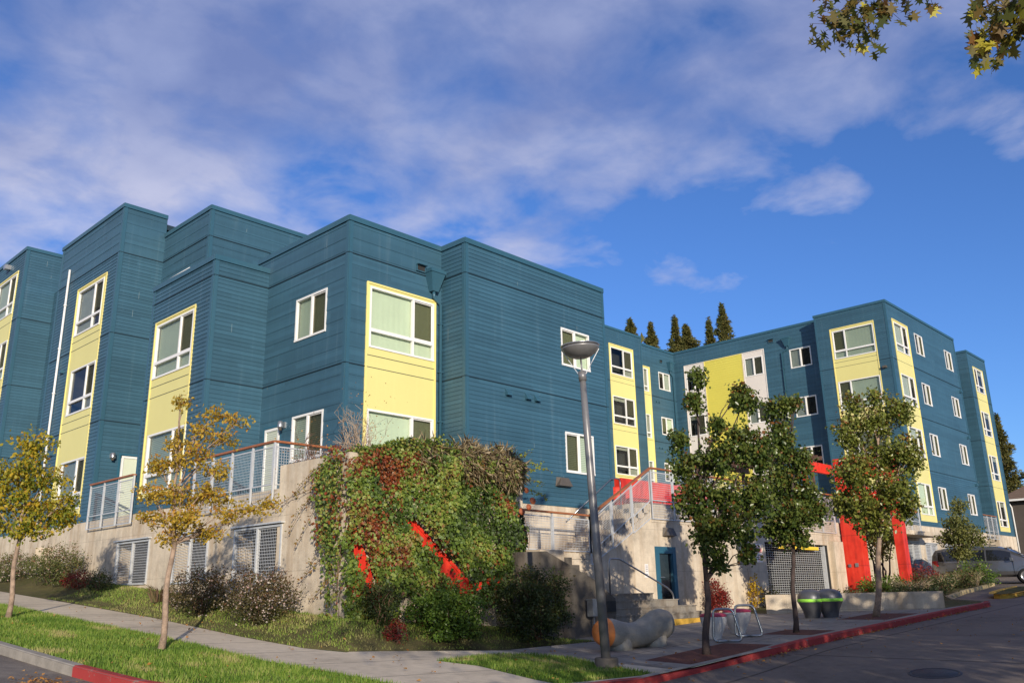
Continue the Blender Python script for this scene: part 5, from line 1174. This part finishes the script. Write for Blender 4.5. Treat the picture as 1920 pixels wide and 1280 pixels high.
# ------------------------------------------------------------------ conifers on the skyline
def conifer(x, y, zt, rbase, hvis, label, n=900, dens=1.):
    zg = 3.; T = thing('conifer', label, 'tree', (x, y, zg), None); m = MB(); m.tube([(x, y, zg), (x, y, zt-1), (x, y, zt)], [.6, .08, .02], 6); m.build('trunk', 'bark_dark', T)
    lo = zt-hvis*1.6; k = int(n); f = RNG.random(k)**.6; z = zt-f*hvis*1.6; rr = rbase*(f**1.05)*(.72+.28*np.sin(z*4.3+x))*1.35
    a = RNG.random(k)*6.28; q = rr*(.35+.65*RNG.random(k)**.5)*(.72+.5*np.sin(a*2+z*1.7+x)+.2*np.sin(a*5+z*3.1)).clip(.25, 1.3); C = np.stack([x+np.cos(a)*q, y+np.sin(a)*q, z-.25*q], 1)
    per = 12; P = np.repeat(C, per, 0)+RNG.normal(size=(k*per, 3))*np.array([.16, .16, .10])*np.repeat(.35+f, per)[:, None]; out = np.repeat(np.stack([np.cos(a), np.sin(a), -.2*np.ones(k)], 1), per, 0)
    side = (np.cos(a)*-.485+np.sin(a)*-.875); tn = np.repeat(.25+.25*RNG.random(k)+.3*side, per)+RNG.normal(size=k*per)*.12  # lighter tone painted on the needles that face the sun
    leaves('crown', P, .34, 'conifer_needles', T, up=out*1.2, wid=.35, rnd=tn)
    # hidden lower body
    kk = 260; zz = zg+4+RNG.random(kk)*(lo-zg-4); aa = RNG.random(kk)*6.28; rq = rbase*1.6+ (lo-zz)*.10; Q = np.stack([x+np.cos(aa)*rq*RNG.random(kk), y+np.sin(aa)*rq*RNG.random(kk), zz], 1)
    leaves('lower_crown', Q, 1.6, 'conifer_needles', T, up=np.array([0, 0, -.6]), wid=.5)
conifer(89.9, 63.4, 36.1, 1.1, 2.4, 'first dark conifer tip from the left above the roof', 420)
conifer(91.4, 61.2, 35.5, 1.35, 3.8, 'second conifer from the left, a slim spire behind the roof corner', 560)
conifer(93.1, 58.6, 36.3, 1.25, 4.6, 'tall slim conifer left of the broad olive one', 620)
conifer(94.0, 57.5, 35.0, 2.4, 3.6, 'broad olive conifer beside a slim taller one', 900)
conifer(95.3, 54.9, 35.4, .85, 3.8, 'narrow dark conifer touching the tallest one', 420)
conifer(96.2, 53.3, 37.1, 2.1, 5.4, 'tallest conifer above the flat wing roof', 1000)
conifer(107.6, 26.6, 20.0, 2.6, 7.5, 'large dark conifer behind the far right end of the wing', 1300)
simple_tree('distant_tree', 'bare brownish tree beyond the brown house roof', 104, 20.5, 11.5, 2.4, 'shrub_olive', 120, .3, multi=5, sig=.35)

# ================================================================== IVY WALL
IV = thing('ivy_curtain', 'thick green and rust ivy hanging over the concrete corner wall', 'ivy', (13.2, 14.9, 1.2))
def ivy():
    n = 44000; u = 10.25+RNG.random(n)*6.0; z = .75+RNG.random(n)*3.95
    keep = np.ones(n, bool); dp = np.zeros(n); redm = np.zeros(n); lim = np.zeros(n)
    for i in range(n):
        U, Z = u[i], z[i]; a = noise.noise(Vector((U*.9, Z*.9, 3.1))); b = noise.noise(Vector((U*2.6, Z*2.2, 7.7)))
        dp[i] = .14+.40*max(0, a+.35)+.12*b+.16*noise.noise(Vector((U*6.5, Z*1.1, 41.)))+.22*math.sin(max(0, min(1, (U-10.5)/5.5))*math.pi)*(.4+.6*max(0, min(1, (Z-1.8)/2)))
        bot = 1.15+.55*noise.noise(Vector((U*1.3, 0, 5.)))
        if U > 11.9: bot = 1.5+.4*noise.noise(Vector((U*1.7, 0, 5.)))
        if U > 15.2: bot = 1.3
        if Z < bot: keep[i] = False
        if Z > 4.62-.35*max(0, (11.3-U))-.25*max(0, U-15.2): keep[i] = False
        lft = 10.50+.18*noise.noise(Vector((Z*2, 1, 1)))+.28*max(0, (Z-3.7))*0
        if U < lft: keep[i] = False
        if U > 15.72+.22*noise.noise(Vector((Z*2, 4, 1))): keep[i] = False
        if a+b*.8 < -.95: keep[i] = False
        # openings over the red beams
        for (ax_, az_, bx_, bz_, wd) in ((10.85, 2.5, 11.25, 1.6, .17), (12.3, 2.98, 13.2, 2.3, .10), (13.2, 2.3, 13.8, 1.75, .22), (12.2, 3.05, 12.3, 2.99, .15)):
            dx, dz_ = bx_-ax_, bz_-az_; t = max(0, min(1, ((U-ax_)*dx+(Z-az_)*dz_)/(dx*dx+dz_*dz_))); d = math.hypot(U-ax_-dx*t, Z-az_-dz_*t)
            if d < wd*(1+.35*noise.noise(Vector((U*5, Z*5, 31.)))) and random.random() > .035: keep[i] = False
        r_ = noise.noise(Vector((U*1.5, Z*1.5, 11.)))+.42*max(0, 1-abs(U-11.1)/1.3)*(Z > 2.2)+.10*(Z > 3.6)+.35*(U > 15.3 and Z < 3.7)*(b > 0)
        r_ += random.gauss(0, .24); redm[i] = r_*.94; lim[i] = noise.noise(Vector((U*1.1, Z*1.4, 21.)))-.12*(U-13.)
    u, z, dp, redm, lim = u[keep], z[keep], dp[keep], redm[keep], lim[keep]; n = len(u)
    P = np.stack([u+.03*np.sin(z*9), 14.88-np.maximum(dp, .04)*RNG.random(n)**.25-.02, z], 1); nr = np.tile(np.array([-.25, -1., .35]), (n, 1))
    tone = np.clip(.40+lim*.8+(dp-.42)*.9+RNG.normal(size=n)*.2, 0, .98); red = redm > .50  # leaves set deeper get a darker tone, as painted shade in the hollows
    leaves('foliage', P[~red], .066, 'ivy_leaves', IV, nrm=nr[~red], up=np.array([0, 0, -1.]), wid=.85, rnd=tone[~red], jit=.75, sizevar=.55)
    leaves('red_foliage', P[red], .066, 'ivy_red', IV, nrm=nr[red], up=np.array([0, 0, -1.]), wid=.85, jit=.8)
    # left return, on the x face
    n = 11000; y = 14.8+RNG.random(n)*2.3; z = .95+RNG.random(n)*3.7; edge = np.array([15.2+.70*sm(2.0, 3.4, b)-.5*sm(4.0, 4.6, b)+.45*noise.noise(Vector((b*2.3, 7., 2.))) for b in z]); g = np.array([noise.noise(Vector((a*2, b*1.2, 2.))) for a, b in zip(y, z)])
    k = (y < edge+g*.35) & (RNG.random(n) < np.clip((edge-y)*1.6+.25, .12, 1)); y, z, g = y[k], z[k], g[k]; n = len(y)
    P = np.stack([10.71-RNG.random(n)**.5*(.16+.28*np.clip(1-(y-14.9)/1.2, 0, 1)), y, z], 1); rd_ = (g*.8+RNG.normal(size=n)*.25+.25*(z > 2.6)+.2*(y > 15.5)) > .55
    leaves('side_foliage', P[~rd_], .066, 'ivy_leaves', IV, nrm=np.array([-1, -.4, .3]), up=np.array([0, 0, -1.]), wid=.85, jit=.7)
    leaves('side_red_foliage', P[rd_], .066, 'ivy_red', IV, nrm=np.array([-1, -.4, .3]), up=np.array([0, .3, -1.]), wid=.85, jit=.7)
    # mound on top
    n = 9000; u = 10.9+RNG.random(n)*4.75; v = RNG.random(n)*1.0; hh = np.array([.17+.20*noise.noise(Vector((a*1.4, b, 9.)))+.36*math.exp(-((a-12.7)/.9)**2) for a, b in zip(u, v)]); P = np.stack([u, 14.5+v, 4.42+hh*RNG.random(n)**.5*1.3*(1-.4*v)], 1)
    leaves('crest_foliage', P, .066, 'ivy_leaves', IV, nrm=np.array([0, -.5, .8]), up=np.array([0, 0, -.6]), wid=.8)
    # dry grass fringe along the crest, drooping over
    n = 11000; u = 12.2+RNG.random(n)**.6*3.35; L0 = np.array([noise.noise(Vector((a*2.3, 2, 2))) for a in u]); k = (L0+RNG.normal(size=n)*.22 > -.15+.30*(u < 13.6)); u = u[k]; L0 = L0[k]; n = len(u)
    hang = RNG.random(n); dy = RNG.random(n)*.55; P = np.stack([u, 14.42+dy, 4.60+.22*L0+RNG.random(n)*.16-hang*(dy < .25)*(.35+.3*L0)], 1)
    dr = RNG.normal(size=(n, 3))*.55+np.array([.12, -.25, -1.])*(dy < .38)[:, None]+np.array([.2, -.7, .35])*(dy >= .38)[:, None]
    P[:, 2] += RNG.normal(size=n)*.10; leaves('dry_grass', P, .27, 'dry_grass', IV, nrm=np.array([0, -1.5, .8]), up=dr*2, wid=.024, jit=1, sizevar=.7)
    k = RNG.choice(n, 2200); leaves('mixed_leaves', P[k]+RNG.normal(size=(2200, 3))*.08-np.array([0, .08, .1]), .06, 'ivy_leaves', IV, nrm=np.array([-.2, -1., .4]), up=np.array([0, 0, -1.]), wid=.8)
ivy()
m = MB()
for k in range(46):   # woody runners seen on the bare parts
    x = random.uniform(10.6, 16); m.tube(bent((x, 14.86, random.uniform(3, 4.5)), (x+random.uniform(-.5, .5), 14.86, random.uniform(.9, 1.8)), 4, .05), [.012, .01, .008, .006, .004], 4, cap=False)
m.build('runners', 'twig', IV)
RB = thing('red_beam', 'bright red beam showing low at the left of the ivy', 'beam', (11.2, 14.75, 1.2))
m = MB(); m.slab(FY(14.8), [(10.62, 2.85), (10.86, 2.9), (11.22, 2.2), (11.5, 1.3), (11.15, 1.05), (10.98, 1.75)], -.02, .08); m.bar((11.38, 14.7, 2.3), (11.5, 14.68, 1.3), .05, .10); m.build('beam', 'red_steel', RB)
RB = thing('red_beam', 'bright red beam slanting down to the right through the ivy', 'beam', (13.2, 14.75, 2.4))
m = MB(); m.slab(FY(14.8), [(12.2, 2.98), (12.38, 3.16), (13.5, 2.30), (14.25, 1.72), (13.75, 1.35), (13.1, 2.05)], -.02, .10); m.bar((12.4, 14.69, 3.08), (14.1, 14.69, 1.76), .03, .05); m.build('beam', 'red_steel', RB)
m = MB(); m.lathe((12.2, 14.70, 3.02), [(0, .03), (.13, .03), (.15, 0), (.15, -.05)], 20, 0, (0, -1, 0)); m.build('end_disc', 'red_steel', RB)
m = MB(); m.bar((14.1, 14.62, 1.75), (14.85, 14.5, 1.95), .06, .16); m.build('lower_arm', 'red_steel', RB)
RD = thing('rust_ornament', 'small rusty orange metal discs among the right edge of the ivy', 'ornament', (15.8, 14.45, 3.6))
for (x, z, r) in ((15.72, 4.02, .075), (15.95, 3.78, .09), (15.8, 3.62, .075), (15.55, 3.5, .09)):
    m = MB(); m.lathe((x, 14.45, z), [(0, .02), (r*.8, .01), (r, -.02)], 12, 0, (-.2, -1, .2)); m.build('disc', 'rust', RD)
# trailing vines
def vines(label, starts, mat, lsz, n=26, bark='twig', dz=None):
    T = thing('trailing_vine', label, 'vine', starts[0][0]); m = MB(); PP = []
    for a, b, sag in starts:
        a = Vector(a); b = Vector(b); pts = []
        for i in range(8):
            f = i/7; p = a.lerp(b, f); p.z += sag*4*f*(1-f); p += Vector((random.uniform(-.02, .02),)*3); pts.append(p)
        m.tube(pts, [.009*(1-.08*i) for i in range(8)], 4, cap=False)
        for _ in range(n):
            i = random.randrange(7); p = pts[i].lerp(pts[i+1], random.random()); PP.append((p.x+random.gauss(0, .03), p.y+random.gauss(0, .03), p.z+random.gauss(0, .03)))
    m.build('stems', bark, T); leaves('leaflets', np.array(PP), lsz, mat, T, wid=.5)
vines('bronze vine runners reaching left from the ivy over the bare concrete', [((10.68, 15.4, 4.3), (10.6, 16.9, 2.9), .08), ((10.68, 15.3, 4.1), (10.6, 16.6, 2.6), .05), ((10.7, 15.2, 4.35), (10.6, 17.3, 3.45), .15), ((10.68, 15.2, 3.7), (10.6, 16.7, 3.3), .12), ((10.68, 15.0, 3.2), (10.6, 16.2, 2.0), .06), ((10.68, 15.1, 3.9), (10.6, 17.6, 3.52), .1), ((10.68, 15.0, 2.6), (10.6, 16.3, 1.9), .1), ((10.7, 15.4, 4.45), (10.62, 16.6, 3.9), .1), ((10.68, 15.0, 2.2), (10.62, 15.9, 1.5), .05)], 'tendril_leaves', .07, 46)
vines('lime green vine fronds sticking out right of the ivy', [((15.6, 14.9, 4.6), (16.3, 14.8, 5.05), .05), ((15.5, 14.9, 4.6), (15.6, 14.8, 5.1), .02), ((15.8, 14.85, 4.55), (16.7, 14.8, 4.75), .10), ((15.9, 14.8, 4.3), (16.7, 14.75, 4.25), .06), ((15.9, 14.8, 4.05), (16.8, 14.75, 3.9), .08), ((15.3, 14.9, 4.6), (15.15, 14.8, 5.05), .03), ((15.9, 14.8, 4.45), (17.0, 14.7, 4.6), .12)], 'ivy_lime', .075, 50)
def twiggy(label, x, y, z, r, h, n, mat='twig_pale'):
    T = thing('bare_shrub', label, 'shrub', (x, y, z)); m = MB()
    for _ in range(n):
        a = random.uniform(0, 6.28); e = Vector((x+math.cos(a)*r*random.random(), y+math.sin(a)*r*random.random(), z+h*random.uniform(.45, 1))); pts = bent((x+random.uniform(-.15, .15), y+random.uniform(-.15, .15), z), e, 4, .09)
        m.tube(pts, [.012, .010, .008, .006, .003], 4, cap=False)
        for k in range(4):
            b = pts[random.randrange(1, 5)]; m.tube([b, b+Vector((random.uniform(-1, 1), random.uniform(-1, 1), random.uniform(0, 1)))*.28], [.006, .003], 3, cap=False)
    m.build('twigs', mat, T)
    Q = np.array([[x, y, z]]*(n*4))+RNG.normal(size=(n*4, 3))*np.array([r*.5, r*.5, h*.3])+np.array([0, 0, h*.55]); leaves('dry_leaves', Q, .045, 'dead_leaves', T)
twiggy('bare twiggy shrub in front of the building corner above the ivy', 12.2, 16.5, 4.1, .75, 1.9, 60)
twiggy('low bare brown shrub behind the terrace railing', 11.5, 17.2, 4.1, .8, 1.0, 46, 'twig')
twiggy('wispy bare shrub at the foot of the narrow siding return', 15.2, 16.2, 4.1, .6, 1.0, 30, 'twig_pale')

# ================================================================== GRASS AND LITTER
def blades(name, poly, dens, h, label, x0, x1, y0, y1, mat='blades', tone=.38):
    n = int((x1-x0)*(y1-y0)*dens); X = x0+RNG.random(n)*(x1-x0); Y = y0+RNG.random(n)*(y1-y0)
    k = np.array([inpoly((a, b), poly) and noise.noise(Vector((a*2.2, b*2.2, 0)))+RNG.random()*.9 > -.05 for a, b in zip(X, Y)]); X, Y = X[k], Y[k]; n = len(X)
    k = np.array([min(math.hypot(a-6.27, b-20.2), math.hypot(a-6.8, b-14.4)) > .16+.28*RNG.random() for a, b in zip(X, Y)]); X, Y = X[k], Y[k]; n = len(X)
    Z = np.array([height(a, b) for a, b in zip(X, Y)])-.003
    tn = np.array([noise.noise(Vector((a*.8, b*.8, 5)))*.45+max(0, noise.noise(Vector((a*1.9, b*1.5, 15)))-.18)*1.6 for a, b in zip(X, Y)])+tone+RNG.normal(size=n)*.22
    o = leaves(name, np.stack([X, Y, Z], 1), h, mat, None, up=np.array([0, 0, 3.2]), wid=.22, shape='t', rnd=tn, sizevar=.5); tag(o, label, 'grass', kind='stuff'); return o
LAWN = INNER[1:11]+[(8.0, 8.95)]+NEAR[::-1][1:]
blades('grass', LAWN, 1500, .055, 'mown green grass on the kerbside lawn strip', 4.6, 8.05, 9, 27)
blades('grass', TRI, 1500, .055, 'mown green grass on the small lawn by the lamp post', 10.2, 13.6, 8.9, 12.6)
blades('grass', [(8.98, 26), (9.23, 20), (9.11, 16), (9.21, 13.95), (9.71, 13.26), (16.7, 13.3), (16.7, 14.1), (10.7, 14.6), (10.65, 26)], 1100, .05, 'rough grass and weeds along the foot of the podium', 8.95, 16.8, 13.2, 26, tone=.62)
n = 1500; X = 4.9+RNG.random(n)*9.5; Y = 8.9+RNG.random(n)*14
k = np.array([noise.noise(Vector((a, b, 3)))*1.2+.15 > RNG.random()*.8 for a, b in zip(X, Y)]); X, Y = X[k], Y[k]
X2 = 4.35+RNG.normal(size=160)*.16; Y2 = 12.2+RNG.normal(size=160)*.35; X = np.concatenate([X, X2]); Y = np.concatenate([Y, Y2])
X3 = 9.5+RNG.random(420)**1.0*21; Y3 = 8.70-np.abs(RNG.normal(size=420))*.10; X4 = 10+RNG.random(260)*18; Y4 = 3.5+RNG.random(260)*9; X = np.concatenate([X, X3, X4]); Y = np.concatenate([Y, Y3, Y4])
Z = np.array([height(a, b)+(.02 if (a > 4.9 and b > 8.9) else -.115)+.01*RNG.random() for a, b in zip(X, Y)])
o = leaves('fallen_leaves', np.stack([X, Y, Z], 1), .06, 'dead_leaves', None, nrm=np.array([0, 0, 2.5])); tag(o, 'fallen brown and orange leaves on the lawn and gutter', 'leaves', kind='stuff')

# ================================================================== BIG OAKS (overhead branches; the rest stands across the street)
def oak(label, x, y, crowns, n, lsz, r0=.3, tips=None, zg=None, per=10, sig=.35, visible=False):
    zg = base(x, y)-.1; T = thing('oak_tree', label, 'tree', (x, y, zg), None); m = MB(); fork = Vector((x, y, zg+3.2))
    m.tube([(x, y, zg), (x+.05, y, zg+1.5), fork], [r0*1.2, r0, r0*.85], 12)
    P = []; tot = sum(c[3]**2*c[4] for c in crowns)
    for (a, b, c, r, h) in crowns:
        q = bent(fork, (a, b, c), 5, .06); m.tube(q, [r0*.6, r0*.5, r0*.4, r0*.3, r0*.2, r0*.08], 7)
        for _ in range(5):
            d = Vector((random.gauss(0, 1), random.gauss(0, 1), random.gauss(0, .6))).normalized(); m.tube(bent(q[random.choice((3, 4))], Vector((a, b, c))+Vector((d.x*r, d.y*r, d.z*h))*.8, 3, .08), [.05, .035, .02, .008], 5, cap=False)
        k = int(n*r*r*h/tot); d = unit(RNG.normal(size=(k, 3)))*(RNG.random((k, 1))**.4); P.append(np.array([a, b, c])+d*np.array([r, r, h]))
    P = np.concatenate(P); P = np.repeat(P, per, 0)+RNG.normal(size=(len(P)*per, 3))*sig
    ok = np.array([not (p[0] > .5 and 8 < math.degrees(math.atan2(p[1], p[0])) < 80 and (p[2]-1.6)/math.hypot(p[0], p[1]) < .92) for p in P])
    leaves('crown', P[ok], lsz, 'oak_leaves', T)
    if tips:
        Q = []; 
        for (a, b, c, rr_, k, st) in tips:
            c0 = Vector((a, b, c)); s0 = Vector(st); br = bent(s0, c0, 5, .03); m.tube(br, [.03, .024, .018, .013, .009, .005], 5, cap=False)
            for _ in range(k):
                d = Vector([max(-.9, min(.9, random.gauss(0, .45))) for _ in range(3)])*rr_; d.z *= .8
                Q.append(c0+d)
                if random.random() < .25: m.tube([c0+Vector((random.uniform(-.03, .03),)*3), c0+d], [.004, .002], 3, cap=False)
        Q = np.array([tuple(q) for q in Q]); tn = RNG.random(len(Q)); tn = np.where(tn > .93, 1., tn*.8)
        leaves('leaf_sprays', Q, .135, 'oak_leaves', T, nrm=np.array([-.5, -.45, .1]), up=np.array([0, 0, -1.6]), shape='oak', rnd=tn, jit=.8)
    m.build('trunk', 'bark_dark', T); return T
tips = []
for a, b, c, r, k in ((8.16, 2.71, 7.20, .26, 26), (8.11, 2.86, 7.30, .26, 22), (8.2, 2.58, 7.16, .26, 26), (8.25, 2.42, 7.40, .26, 24), (8.31, 2.2, 7.44, .24, 20), (8.36, 2.0, 7.38, .2, 12), (8.11, 2.92, 7.66, .2, 10), (8.2, 2.6, 7.5, .3, 30), (8.15, 2.8, 7.45, .3, 24),
                  (7.86, 1.5, 6.20, .17, 18), (7.85, 1.56, 6.33, .16, 14), (7.88, 1.41, 6.33, .2, 24), (7.9, 1.24, 6.33, .2, 22), (7.87, 1.45, 6.62, .2, 22), (7.89, 1.30, 6.55, .24, 26), (7.91, 1.15, 6.5, .24, 22), (7.92, 1.08, 6.05, .16, 12)):
    tips.append((a, b, c, r, k, (8.6, 1.2, 8.6) if c > 7 else (8.7, .2, 7.4)))
oak('big oak whose leaf sprays hang into the top right corner', 8.5, -5.0, [(2.6, -5.2, 4.9, 2.5, 1.7), (6.2, -6.0, 5.2, 2.6, 1.6), (9.8, -5.4, 4.4, 2.5, 1.5), (3.2, -4.8, 6.5, 2.5, 1.0), (-.6, -5.4, 6.5, 2.2, .9), (3.6, -6.2, 3.2, 2.2, 1.2), (7.8, -5.8, 3.4, 2.4, 1.2)], 1050, .21, .28, tips)
for x, y, s_, lb in ((15.5, -5.5, 1., 'street oak across the road, second from the corner'), (22.5, -5.5, 1.05, 'street oak across the road, third from the corner'), (30, -5.8, 1., 'street oak across the road, fourth from the corner'), (38.5, -5.8, 1.05, 'street oak across the road, fifth from the corner')):
    oak(lb, x, y, [(x, y, 5.0, 2.6*s_, 1.5), (x+2.1, y-.6, 4.4, 2.2, 1.5), (x-2.1, y+.3, 4.2, 2.2, 1.5), (x+.5, y-.3, 3.0, 2.6, 1.0)], 900, .24, .26)
